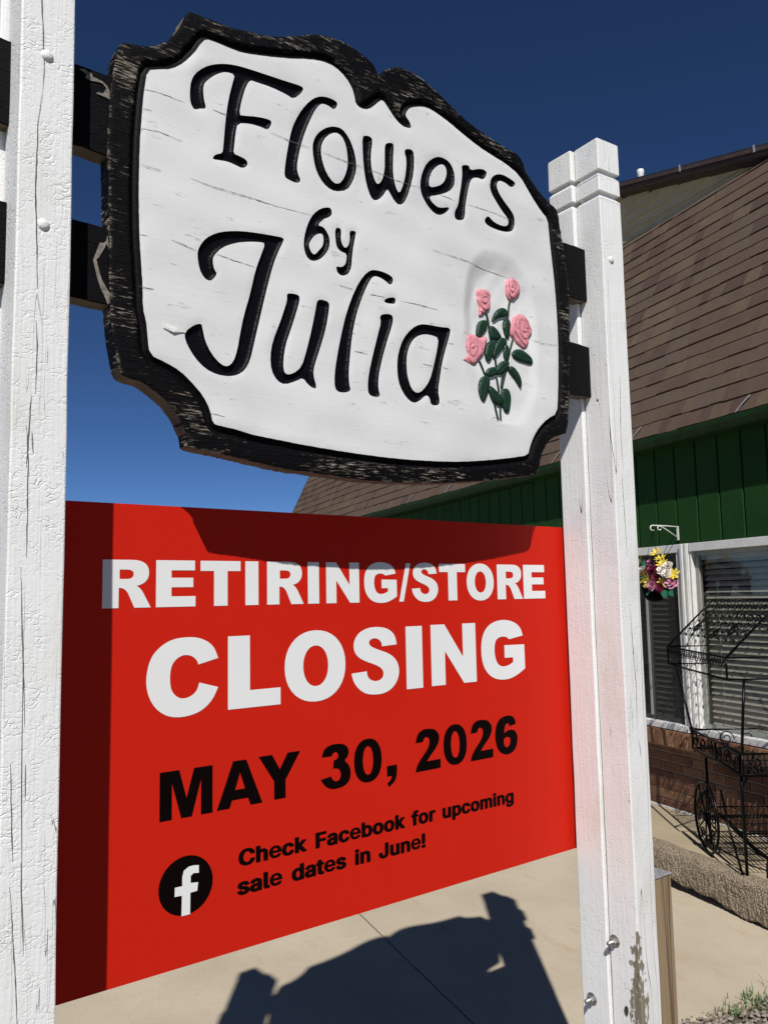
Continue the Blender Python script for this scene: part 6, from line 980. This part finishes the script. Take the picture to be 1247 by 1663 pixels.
# windows: trims, sashes, glass, blinds
def window(x0, x1, screened, fw=.05, nsl=28):
    w = MB()
    w.box(x0, x1, -.018, .07, 2.005, 2.0625); w.box(x0, x1, -.035, .07, .757, .800)
    w.box(x0, x0 + fw, -.012, .07, .800, 2.005); w.box(x1 - .05, x1, -.012, .07, .800, 2.005)
    fr = part(w, "window_frame", M['win_white'], shop, False, .003)
    s = MB(); a, b_ = x0 + fw + .004, x1 - .052
    s.box(a, b_, .022, .050, 1.975, 2.003); s.box(a, b_, .022, .050, .802, .832); s.box(a, a + .030, .022, .050, .832, 1.975); s.box(b_ - .030, b_, .022, .050, .832, 1.975)
    if screened: s.box(.222 - .052 - .345, .222 - .052 - .325, .010, .050, .832, 1.975)
    part(s, "sash", M['win_grey'], fr)
    s = MB(); s.box(a + .030, b_ - .030, .034, .037, .830, 1.977); part(s, "glass_pane", M['glass'], fr)
    if screened:
        s = MB(); s.v = [(a, .016, .803), (b_, .016, .803), (b_, .016, 2.002), (a, .016, 2.002)]; s.f = [(0, 1, 2, 3)]; part(s, "insect_screen", M['screen'], fr)
    # slat with a curved section, tilted
    sv = []; ns = 5; L0, L1 = a + .03, b_ - .03
    for xx in (L0, L1):
        for q in range(ns):
            t = q / (ns - 1) - .5
            sv.append((xx, .046 * t * math.cos(math.radians(48)) + .0, .046 * t * math.sin(math.radians(48)) + .004 * (1 - 4 * t * t)))
    sf = [(q, q + 1, ns + q + 1, ns + q) for q in range(ns - 1)]
    sme = mesh("blind_slat", sv, sf, M['slat'], True)
    for k in range(nsl):
        link("blind_slat", sme, fr, (0, .085, .845 + k * .0405), (r.uniform(-.05, .05), r.uniform(-.002, .002), 0))
    m2 = MB()
    x = a + .15
    while x < b_ - .05:
        m2.tube([(x, .062, .83), (x, .062, 1.97)], .0012, 4); x += .48
    part(m2, "blind_cord", M['string'], fr)
    m3 = MB(); m3.box(a + .02, b_ - .02, .06, .11, 1.945, 1.985); part(m3, "headrail", M['slat'], fr)
    return fr
window(.330, 1.95, False, .012)
window(-1.6, .246, True)
window(1.955, 3.4, False)
# wide mullion between the two windows
m = MB(); m.box(.250, .322, -.022, .07, .80, 2.0635); m.box(.254, .276, -.032, -.022, .801, 2.06); m.box(.292, .314, -.028, -.022, .801, 2.06)
part(m, "mullion", M['win_white'], shop, False, .002)
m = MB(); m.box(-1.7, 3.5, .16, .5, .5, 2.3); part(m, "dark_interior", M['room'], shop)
m = MB(); m.box(XL, -1.605, .03, .2, .63, 2.9); m.box(3.405, XR, .03, .2, .63, 2.9); m.box(-1.605, 3.405, .03, .2, 2.066, 2.9); part(m, "wall", M['green'], shop)
# vertical siding planks
def plank_mesh(w_, h):
    m = MB(); m.box(-w_ / 2, w_ / 2, -.006, .018, 0, h); me = mesh("siding_plank", m.v, m.f, M['green'])
    bm = bmesh.new(); bm.from_mesh(me); bmesh.ops.bevel(bm, geom=[e for e in bm.edges if abs(e.verts[0].co.z - e.verts[1].co.z) > .1], offset=.004, segments=1, affect='EDGES'); bm.to_mesh(me); bm.free(); return me
pk = plank_mesh(.192, .75); pk2 = plank_mesh(.192, 2.0)
x = .0177 + .1035 - .2046 * 48
k = 0
while x < XR:
    if x > XL:
        high = x < -1.7 or x > 3.5
        inst("siding_plank", pk2 if high else pk, shop, (x, 0, .76 if high else 2.066), (0, 0, r.uniform(-.003, .003)))
    x += .2046
# shell of the building
m = MB(); m.box(XL + .02, XR - .02, .23, 7.5, -.08, 2.8); m.box(XL + .03, XL + .05, 1.1, 7.5, 2.8, 5.0)
part(m, "side_walls", M['green'], shop)
# eave: soffit, fascia and gutter
m = MB(); m.box(XL, XR, -.12, .03, 2.765, 2.785); part(m, "soffit", M['green_trim'], shop)
gp = [(-.118, 2.768), (-.128, 2.768), (-.136, 2.790), (-.148, 2.812), (-.150, 2.838), (-.145, 2.842), (-.118, 2.842)]
m = MB(); m.hull([(XL - .02, a, b_) for a, b_ in gp], [(XR, a, b_) for a, b_ in gp]); part(m, "gutter", M['green_trim'], shop)
for xx, zt in ((-.05, 0), (.97, 0), (-1.08, 0), (-2.1, 0), (-3.12, 0), (-4.14, 0), (-5.2, 0), (2.0, 0)):
    m = MB(); s0 = Vector((xx - .03, -.138, 2.852)); d = Vector((.09, .040, .098)); q = [s0, s0 + d * .5 + Vector((.002, -.004, 0)), s0 + d]
    for a_, b_ in ((0, 1), (1, 2)):
        wv = Vector((.007, 0, -.001)); tv = Vector((0, -.0025, 0))
        m.hull([q[a_] - wv, q[a_] + wv, q[a_] + wv + tv, q[a_] - wv + tv], [q[b_] - wv, q[b_] + wv, q[b_] + wv + tv, q[b_] - wv + tv])
    part(m, "gutter_strap", M['galv'], shop)
# steep shingled roof
SL = math.radians(64); RY0, RZ0 = -.128, 2.846; RLEN = 2.46
cs, ss = math.cos(SL), math.sin(SL)
def RP(x, s, h):  # along, up the slope, out of the slope
    return (x, RY0 + s * cs - h * ss, RZ0 + s * ss + h * cs)
m = MB(); m.hull([RP(XL, 0, 0), RP(XL, 0, -.04), RP(XL, RLEN, -.04), RP(XL, RLEN, 0)], [RP(XR, 0, 0), RP(XR, 0, -.04), RP(XR, RLEN, -.04), RP(XR, RLEN, 0)])
part(m, "roof_deck", M['sh_under'], shop)
EXP = .127; NC = 19
cells = []
for c in range(NC + 1):
    x = XL - .02 + r.uniform(-.2, 0)
    while x < XR:
        w_ = r.choice((.09, .11, .14, .17, .2, .24, .30))
        cells.append((c, max(x, XL - .02), min(x + w_, XR), r.choice((0, 0, 1, 2, 3, 4, 5)) if w_ < .29 else r.choice((0, 1, 5))))
        x += w_
camL = Vector((-.3706, -1.4027, 1.7236))
def vis(cell):
    c, a, b_, _ = cell; p = W(*RP((a + b_) / 2, c * EXP, 0)); px = (Vector(p) - camL)
    z = px.dot(_F); u_ = px.dot(_R) / z * 1347; v_ = -px.dot(_U) / z * 1347
    if not (-640 < u_ < 640 and -840 < v_ < 840): return 1e6 + z
    return z
cells.sort(key=vis)
def sh_geo(c, a, b_, thick):
    s0 = c * EXP; s1 = min(s0 + EXP + .02, RLEN)
    j = r.uniform(-.0035, .0035)
    return [RP(a, s0 + j, .0005), RP(b_, s0 + j, .0005), RP(b_, s0 + j, thick), RP(a, s0 + j, thick), RP(a, s1, .0005), RP(b_, s1, .0005), RP(b_, s1, .0035), RP(a, s1, .0035)]
fq = [(0, 1, 2, 3), (3, 2, 6, 7), (0, 3, 7, 4), (1, 5, 6, 2), (4, 5, 1, 0), (4, 7, 6, 5)]
restv = [[], [], [], [], [], []]; restf = [[], [], [], [], [], []]
for i, (c, a, b_, t) in enumerate(cells):
    th = .0135 if (t in (3, 4) or r.random() < .4) else .0098
    gv = sh_geo(c, a + .0006, b_ - .0006, th + r.uniform(0, .001))
    if i < 298:
        base = gv[0]
        link("shingle", mesh("shingle", [(p[0] - base[0], p[1] - base[1], p[2] - base[2]) for p in gv], fq, M['sh'][t]), shop, base)
    else:
        o_ = len(restv[0]) ; restv[0] += gv; restf[0] += [tuple(o_ + q for q in f) for f in fq]; restf[1] += [t] * 6
me = mesh("distant_shingles", restv[0], restf[0], M['sh'], midx=restf[1])
link("distant_shingles", me, shop)["kind"] = "stuff"
# rake edge trim on the far gable side, small cap along the top
m = MB(); m.hull([RP(XL - .05, -.01, .012), RP(XL - .05, -.01, -.05), RP(XL - .05, RLEN, -.05), RP(XL - .05, RLEN, .012)], [RP(XL - .02, -.01, .012), RP(XL - .02, -.01, -.05), RP(XL - .02, RLEN, -.05), RP(XL - .02, RLEN, .012)])
part(m, "rake_trim", M['brown_trim'], shop)
YT = RY0 + RLEN * cs; ZT = RZ0 + RLEN * ss
m = MB(); m.box(XL + .02, XR, YT + .01, 7.5, ZT - .06, ZT - .03); part(m, "flat_roof", M['sh_under'], shop)
# upper gable behind: beige lapped wall, brown soffit, fascia, roof edge
GY = 1.05
def soff(x): return 5.175 - .288 * (x) if x > -4.2 else 5.175 + .288 * 4.2 + .288 * (x + 4.2)
m = MB(); xs = [-8.4, -4.2, .55]
m.hull([(x, GY + .012, z) for x, z in ((.55, 4.9), (-8.4, 4.9), (-8.4, soff(-8.4)), (-4.2, soff(-4.2)), (.55, soff(.55)))], [(x, GY + .1, z) for x, z in ((.55, 4.9), (-8.4, 4.9), (-8.4, soff(-8.4)), (-4.2, soff(-4.2)), (.55, soff(.55)))])
part(m, "gable_wall", M['beige'], shop)
for k in range(15):
    z0 = 4.98 + k * .088
    x1 = (5.175 - z0) / .288
    sl = -.055
    x1 = min(.5, (5.17 - z0) / (.288 + sl)) if True else x1
    x0_ = -8.4 + (x1 + 8.4) * 0 if k < 2 else -8.4 + max(0, (z0 - soff(-8.4)) / .288)
    if x1 < -4: x1 = -4.0
    za = lambda x: z0 + sl * x
    xa = max(x0_, -4.2 - (x1 + 4.2))
    v8 = [(xa, GY - .010, za(xa)), (x1, GY - .010, za(x1)), (x1, GY + .010, za(x1)), (xa, GY + .010, za(xa)), (xa, GY + .002, za(xa) + .092), (x1, GY + .002, za(x1) + .092), (x1, GY + .010, za(x1) + .092), (xa, GY + .010, za(xa) + .092)]
    me = mesh("lap_board", v8, [(0, 1, 2, 3), (4, 7, 6, 5), (0, 4, 5, 1), (1, 5, 6, 2), (3, 2, 6, 7), (0, 3, 7, 4)], M['beige'])
    link("lap_board", me, shop)
def rake(x, y, off):   # heights along the raked eave, yl .75
    zz = 5.195 - .307 * x
    if x < -4.2: zz = 5.195 + .307 * 4.2 + .307 * (x + 4.2)
    return (x, y, zz + off)
def strip(name, mt, pts2):
    for (xa, xb) in ((.75, -4.2), (-4.2, -9.0)):
        m = MB(); m.hull([(xa, y, rake(xa, y, 0)[2] + o_) for y, o_ in pts2], [(xb, y, rake(xb, y, 0)[2] + o_) for y, o_ in pts2]); part(m, name, mt, shop)
strip("fascia", M['brown_trim'], [(.93, .0), (.955, .0), (.955, .052), (.93, .052)])
strip("gable_soffit", M['brown_soffit'], [(.956, .0), (1.06, -.030), (1.06, -.01), (.956, .015)])
strip("roof_edge", M['dark_trim'], [(.908, .050), (2.2, .050), (2.2, .088), (.915, .088), (.908, .080)])
strip("drip_edge", M['brown_trim'], [(.902, .036), (.9075, .036), (.9075, .070), (.902, .070)])
m = MB(); m.lathe([(.030, 5.57), (.030, 5.66), (.032, 5.665), (.034, 5.70), (.030, 5.712), (.014, 5.716)], 18, 'z', (-1.12, 1.00, .012)); part(m, "vent_pipe", M['pvc'], shop, True)
for xx in (-.507, .292):
    z = rake(xx, 0, 0)[2]
    m = MB(); m.box(xx - .006, xx + .006, .894, .902, z + .03, z + .09); part(m, "edge_clip", M['galv'], shop)

# ================================================================== HANGING BASKET
br = empty("wall_bracket", tuple(W(.228, -.008, 2.142)), RZB)
tag(br, "white scrolled metal bracket fixed to the green siding above the window", "bracket")
m = MB(); m.box(-.010, .010, -.006, 0, -.05, .05); part(m, "mounting_plate", M['win_white'], br, False, .002)
m = MB(); m.tube([(0, -.006, .045), (0, -.10, .050), (0, -.21, .052)] + [(0, -.225 - .018 * math.sin(a), .034 + .018 * math.cos(a)) for a in [0.2 * i for i in range(1, 20)]], .0045, 8); part(m, "arm", M['win_white'], br, True)
m = MB(); m.tube([(0, -.006, -.03), (0, -.10, .022), (0, -.145, .044)] + [(0, -.165 - .014 * math.sin(a), .034 + .014 * math.cos(a)) for a in [0.25 * i for i in range(0, 18)]], .004, 8); part(m, "brace", M['win_white'], br, True)
hb = empty("hanging_basket", tuple(W(.246, -.26, 1.757)), RZB)
tag(hb, "black hanging basket full of pink, yellow and white artificial flowers", "flower basket")
m = MB(); m.lathe([(.03, -.09), (.052, -.08), (.074, -.045), (.084, 0), (.087, .010), (.080, .010), (.076, 0)], 22, 'z'); part(m, "bowl", plain("black_plastic_bowl", (0.003, 0.003, 0.003), 0.6, 0, .1, 20, 0, 0.03), hb, True)
for k in range(3):
    a = k * 2.1 + .4; m = MB()
    m.tube([(.095 * math.cos(a), .095 * math.sin(a), .01), (.02 * math.cos(a), .02 * math.sin(a), .30), (0, .012, .40)], .0014, 5); part(m, "hanger_wire", M['black_iron'], hb)
m = MB(); m.tube([(0, .012, .39)] + [(0, .012 + .009 * math.sin(a), .408 - .009 * math.cos(a)) for a in [.35 * i for i in range(14)]], .002, 6); part(m, "hook", M['black_iron'], hb)
FL = {'magenta': plain("magenta_petal", (0.46, 0.06, 0.24), .6, 0, .25, 60), 'pink': plain("pink_petal", (0.62, 0.26, 0.38), .6, 0, .2, 60), 'yellow': plain("yellow_petal", (0.72, 0.56, 0.06), .6, 0, .2, 60),
      'white': plain("cream_petal", (0.72, 0.66, 0.58), .6, 0, .12, 60), 'wine': plain("wine_red_petal", (0.22, 0.015, 0.05), .6, 0, .3, 60), 'gl': plain("plastic_leaf", (0.02, 0.15, 0.075), .5, 0, .35, 30)}
def flower(c, rad, kind, mt, seed):
    r_ = random.Random(seed); m = MB(); nrm = (Vector(c) + Vector((-.06, -.18, -.0))).normalized()
    nrm = (nrm + Vector((r_.uniform(-.3, .3), r_.uniform(-.3, .3), r_.uniform(-.1, .4)))).normalized()
    t1 = nrm.orthogonal().normalized(); t2 = nrm.cross(t1); C0 = Vector(c)
    layers = ((7, 1.0, .25), (5, .62, .35)) if kind == 'daisy' else ((6, 1.0, .15), (6, .82, .42), (5, .6, .62), (4, .36, .78), (3, .18, .86))
    for li, (n_, rr, up_) in enumerate(layers):
        for q in range(n_):
            a = 2 * PI * (q + .5 * (li % 2)) / n_ + r_.uniform(-.15, .15)
            d = t1 * math.cos(a) + t2 * math.sin(a); s = t1 * -math.sin(a) + t2 * math.cos(a)
            wd = rad * rr * (.22 if kind == 'daisy' else .55); b = len(m.v); R1 = rad * rr * r_.uniform(.85, 1.1)
            base = C0 + nrm * rad * up_ * .35
            m.v += [tuple(base), tuple(base + d * R1 * .55 + s * wd + nrm * rad * .12), tuple(base + d * R1 * .95 + s * wd * .5 + nrm * rad * (.30 + up_ * .4)), tuple(base + d * R1 + nrm * rad * (.22 + up_ * .4)), tuple(base + d * R1 * .95 - s * wd * .5 + nrm * rad * (.30 + up_ * .4)), tuple(base + d * R1 * .55 - s * wd + nrm * rad * .12)]
            m.f += [(b, b + 1, b + 2, b + 3), (b, b + 3, b + 4, b + 5)]
    return part(m, "flower", mt, hb, True)
spots = [((-.135, -.03, .055), .052, 'rose', 'magenta'), ((-.085, -.06, .11), .030, 'rose', 'pink'), ((-.02, -.06, .085), .048, 'daisy', 'yellow'), ((-.03, .0, .135), .036, 'rose', 'white'), ((.055, -.05, .11), .042, 'rose', 'wine'),
         ((.10, -.05, .06), .040, 'rose', 'wine'), ((.13, -.03, .11), .034, 'rose', 'white'), ((.165, -.01, .14), .032, 'rose', 'white'), ((.20, -.02, .035), .042, 'rose', 'pink'), ((.045, -.08, .045), .044, 'daisy', 'yellow'),
         ((-.13, -.01, .16), .050, 'daisy', 'yellow'), ((-.17, .0, .13), .040, 'daisy', 'yellow'), ((.04, .0, .235), .036, 'daisy', 'yellow'), ((.075, .0, .195), .036, 'daisy', 'yellow'), ((.105, -.01, .165), .034, 'daisy', 'yellow'), ((.22, -.02, .085), .038, 'daisy', 'yellow'),
         ((-.15, -.03, -.01), .034, 'rose', 'magenta'), ((.0, -.02, .17), .030, 'rose', 'pink'), ((.15, -.06, .03), .03, 'daisy', 'yellow'), ((.06, .0, .15), .035, 'rose', 'wine'), ((-.08, .03, .08), .04, 'rose', 'white'), ((-.11, -.07, .075), .036, 'rose', 'magenta'), ((.19, -.05, .09), .030, 'rose', 'white'), ((.0, -.09, .12), .030, 'rose', 'white'), ((.09, -.09, .015), .032, 'rose', 'pink'), ((-.06, -.09, .03), .034, 'rose', 'pink'), ((.16, -.08, .0), .03, 'rose', 'wine'), ((-.17, -.02, .06), .034, 'rose', 'pink')]
for i, (c, rd, kd, mt) in enumerate(spots): flower(c, rd * 1.22, kd, FL[mt], i + 40)
r_ = random.Random(77)
for i, (c, d, ln) in enumerate((((-.09, -.05, .0), (-.35, -.4, -.9), .10), ((-.12, -.04, .01), (-.5, -.3, -.8), .11), ((.10, -.05, .01), (.8, -.2, -.55), .14), ((.14, -.04, .02), (.8, -.1, -.6), .13), ((.05, -.08, .0), (.2, -.6, -.7), .07), ((-.16, 0, .07), (-.7, -.3, .2), .08), ((.08, 0, .1), (.5, -.3, .6), .08), ((-.05, -.02, .12), (-.3, -.2, .8), .09), ((.2, 0, .05), (.7, -.3, .1), .08), ((.0, -.06, .06), (-.2, -.8, .3), .06))):
    d = Vector(d).normalized(); s = d.cross(Vector((.1, -1, .3))).normalized(); C0 = Vector(c); m = MB(); w_ = ln * .2
    n_ = d.cross(s) * .01
    m.v = [tuple(C0), tuple(C0 + d * ln * .4 + s * w_ + n_), tuple(C0 + d * ln * .75 + s * w_ * .8), tuple(C0 + d * ln), tuple(C0 + d * ln * .75 - s * w_ * .8), tuple(C0 + d * ln * .4 - s * w_ + n_)]
    m.f = [(0, 1, 2, 3), (0, 3, 4, 5)]; part(m, "plastic_leaf", FL['gl'], hb)

# ================================================================== WROUGHT IRON FLOWER CART
CO = Vector((3.956, 1.098, 0.2)); RZC = math.radians(-40)      # local x = to the right of the picture, y = away
cart = empty("flower_cart", tuple(CO), RZC)
tag(cart, "black wrought iron flower cart with a wire canopy and spoked wheel on the porch", "garden cart")
Z = lambda z: z - .2
IR = M['black_iron']
WX, B0, B1c = .56, -.03, .80
def rod(pts, rr=.005, name="rod", n=6, closed=False):
    m = MB(); m.tube(pts, rr * 1.3, n, closed); return part(m, name, IR, cart, True)
def scroll(c, ux, uz, rad, turns=1.6, flip=1, rr=.0028, n=26):
    c = Vector(c); ux = Vector(ux); uz = Vector(uz)
    return [tuple(c + (ux * math.cos(flip * a) + uz * math.sin(flip * a)) * (rad * (1 - .75 * i / n))) for i, a in enumerate([turns * 2 * PI * i / n for i in range(n + 1)])]
# legs
for (x, y, zt) in ((0, 0, .842), (WX, 0, .842), (.0, .56, .72), (WX, .56, .72)):
    rod([(x, y, Z(.2)), (x, y, Z(zt))], .0065, "leg")
rod([(-.02, .0, Z(.20)), (-.045, .10, Z(.42)), (-.03, .24, Z(.60))], .005, "brace"); rod([(.10, -.02, Z(.20)), (.20, .10, Z(.34)), (.34, .2, Z(.5))], .006, "brace")
# basket frame
for z, rr in ((.850, .006), (.735, .007)):
    rod([(0, B0, Z(z)), (0, B1c, Z(z)), (WX, B1c, Z(z)), (WX, B0, Z(z))], rr, "basket_rail", 6, True)
for (x, y) in ((0, B0), (0, B1c), (WX, B1c), (WX, B0), (0, .38), (WX, .38)): rod([(x, y, Z(.735)), (x, y, Z(.85))], .0055, "upright")
zc = Z(.7925)
for k in range(6):
    y = .055 + k * .137
    for x in (0, WX):
        m = MB(); m.tube(scroll((x, y, zc), (0, 1, 0), (0, 0, 1), .05, 1.5, 1 if k % 2 else -1), .0046, 6); part(m, "scroll", IR, cart, True)
for k in range(4):
    x = .075 + k * .137
    for y in (B1c, B0):
        m = MB(); m.tube(scroll((x, y, zc), (1, 0, 0), (0, 0, 1), .05, 1.5, 1 if k % 2 else -1), .0036, 6); part(m, "scroll", IR, cart, True)
def wire_tray(x0, x1, y0, y1, z, nx_, ny_, rr, name):
    m = MB()
    for i in range(nx_ + 1): x = x0 + (x1 - x0) * i / nx_; m.tube([(x, y0, z), (x, y1, z)], rr, 4)
    for i in range(ny_ + 1): y = y0 + (y1 - y0) * i / ny_; m.tube([(x0, y, z), (x1, y, z)], rr, 4)
    return part(m, name, IR, cart)
wire_tray(0, WX, B0, B1c, Z(.735), 30, 4, .0030, "wire_tray")
wire_tray(0, WX, .02, .60, Z(.42), 26, 3, .0028, "wire_shelf")
wire_tray(0, WX, 0, .56, Z(.285), 24, 5, .0028, "wire_shelf")
rod([(0, .02, Z(.42)), (0, .60, Z(.42)), (WX, .60, Z(.42)), (WX, .02, Z(.42))], .005, "shelf_rail", 6, True)
# front bracing to the low corner
rod([(0, 0, Z(.66)), (.03, 0, Z(.72)), (.075, 0, Z(.84))], .005, "brace")
m = MB(); m.tube(scroll((.10, 0, Z(.76)), (0, 1, 0), (0, 0, 1), .055, 1.7), .004, 6); part(m, "scroll", IR, cart, True)
# axle and wheels
AZ = Z(.405)
for wx in (-.06, WX + .06):
    m = MB(); n = 40
    m.tube([(wx, .43 + .2 * math.cos(2 * PI * i / n), AZ + .2 * math.sin(2 * PI * i / n)) for i in range(n)], .0085, 8, True)
    part(m, "wheel_rim", IR, cart, True)
    m = MB(); m.tube([(wx, .43 + .155 * math.cos(2 * PI * i / n), AZ + .155 * math.sin(2 * PI * i / n)) for i in range(n)], .003, 6, True); part(m, "wheel_ring", IR, cart, True)
    m = MB(); m.lathe([(.02, wx - .02), (.024, wx - .012), (.024, wx + .012), (.02, wx + .02)], 14, 'x', (0, .43, AZ)); part(m, "wheel_hub", IR, cart, True)
    for k in range(8):
        a = k * PI / 4 + .2
        m = MB(); m.tube([(wx, .43 + .02 * math.cos(a), AZ + .02 * math.sin(a)), (wx, .43 + .197 * math.cos(a), AZ + .197 * math.sin(a))], .0052, 6); part(m, "spoke", IR, cart, True)
        ca_, sa_ = math.cos(a + .39), math.sin(a + .39); c_ = (wx, .43 + .125 * ca_, AZ + .125 * sa_)
        m = MB(); m.tube(scroll(c_, (0, ca_, sa_), (0, -sa_, ca_), .034, 1.3), .0044, 6); part(m, "scroll", IR, cart, True)
rod([(-.07, .43, AZ), (WX + .07, .43, AZ)], .006, "axle")
# canopy
a0, a1, b0_, b1_ = -.05, .59, -.02, 1.06
for z in (1.245, 1.362): rod([(a0, b0_, Z(z)), (a0, b1_, Z(z)), (a1, b1_, Z(z)), (a1, b0_, Z(z))], .0048, "canopy_rail", 6, True)
for x in (a0, a1):
    for y in (b0_, b1_): rod([(x, y, Z(1.245)), (x, y, Z(1.362))], .0048, "canopy_corner")
pk_ = (a0 + a1) / 2
rod([(pk_, b0_, Z(1.672)), (pk_, b1_, Z(1.672))], .0052, "ridge_rod")
for y in (b0_, b1_): rod([(a0, y, Z(1.362)), (pk_, y, Z(1.672)), (a1, y, Z(1.362))], .0055, "rafter")
rod([(.04, b0_, Z(1.245)), (0, B0, Z(.85))], .006, "canopy_pole"); rod([(.0, b1_, Z(1.245)), (0, B1c, Z(.85))], .006, "canopy_pole")
rod([(WX - .03, b0_, Z(1.245)), (WX, B0, Z(.85))], .006, "canopy_pole"); rod([(WX, b1_, Z(1.245)), (WX, B1c, Z(.85))], .006, "canopy_pole")
# zigzag trim under the left eave
m = MB(); pts = []
for i in range(49): pts.append((a0, b0_ + (b1_ - b0_) * i / 48, Z(1.362 - (.05 if i % 2 else .0) )))
m.tube(pts, .0016, 4)
for i in range(24): 
    y = b0_ + (b1_ - b0_) * (i + .5) / 24; m.tube([(a0, y + .018 * math.cos(t), Z(1.335) + .018 * math.sin(t)) for t in [2 * PI * q / 10 for q in range(10)]], .0014, 4, True)
m.tube([(a0, b0_, Z(1.312)), (a0, b1_, Z(1.312))], .0018, 4)
part(m, "lace_trim", IR, cart)
# wire netting of the canopy with its small knots
m = MB(); kn = MB(); NR, NL = 7, 18
for side, xe in ((0, a0), (1, a1)):
    def cp(i, j): 
        t = i / NR; return (xe + (pk_ - xe) * t, b0_ + (b1_ - b0_) * j / NL, Z(1.362 + .31 * t) - .012 * math.sin(PI * t) * (1 if j % 2 else .4))
    for j in range(NL):
        for i in range(2, NR):
            a_, b_, c_, d_ = cp(i, j), cp(i + 1, j), cp(i + 1, j + 1), cp(i, j + 1)
            m.tube([a_, c_] if (i + j) % 2 else [b_, d_], .0022, 3)
    for j in range(NL + 1):
        for i in range(2, NR + 1):
            if (i + j) % 2 == 0: kn.lathe([(.001, -.009), (.008, -.004), (.008, .004), (.001, .009)], 7, 'z', cp(i, j))
part(m, "canopy_netting", IR, cart); part(kn, "netting_knots", IR, cart, True)["kind"] = "stuff"
for (x, y, z, rd) in ((.06, .75, 1.50, .06), (.12, .30, 1.50, .07), (.08, .5, 1.47, .05)):
    m = MB(); m.tube(scroll((x, y, Z(z)), (.6, .0, .55), (0, 1, 0), rd, 1.3), .005, 6); part(m, "scroll", IR, cart, True)
# pull handle resting forward
rod([(.02, .43, Z(.42)), (.10, .1, Z(.30)), (.22, -.03, Z(.235)), (.5, -.02, Z(.235))], .009, "pull_handle")
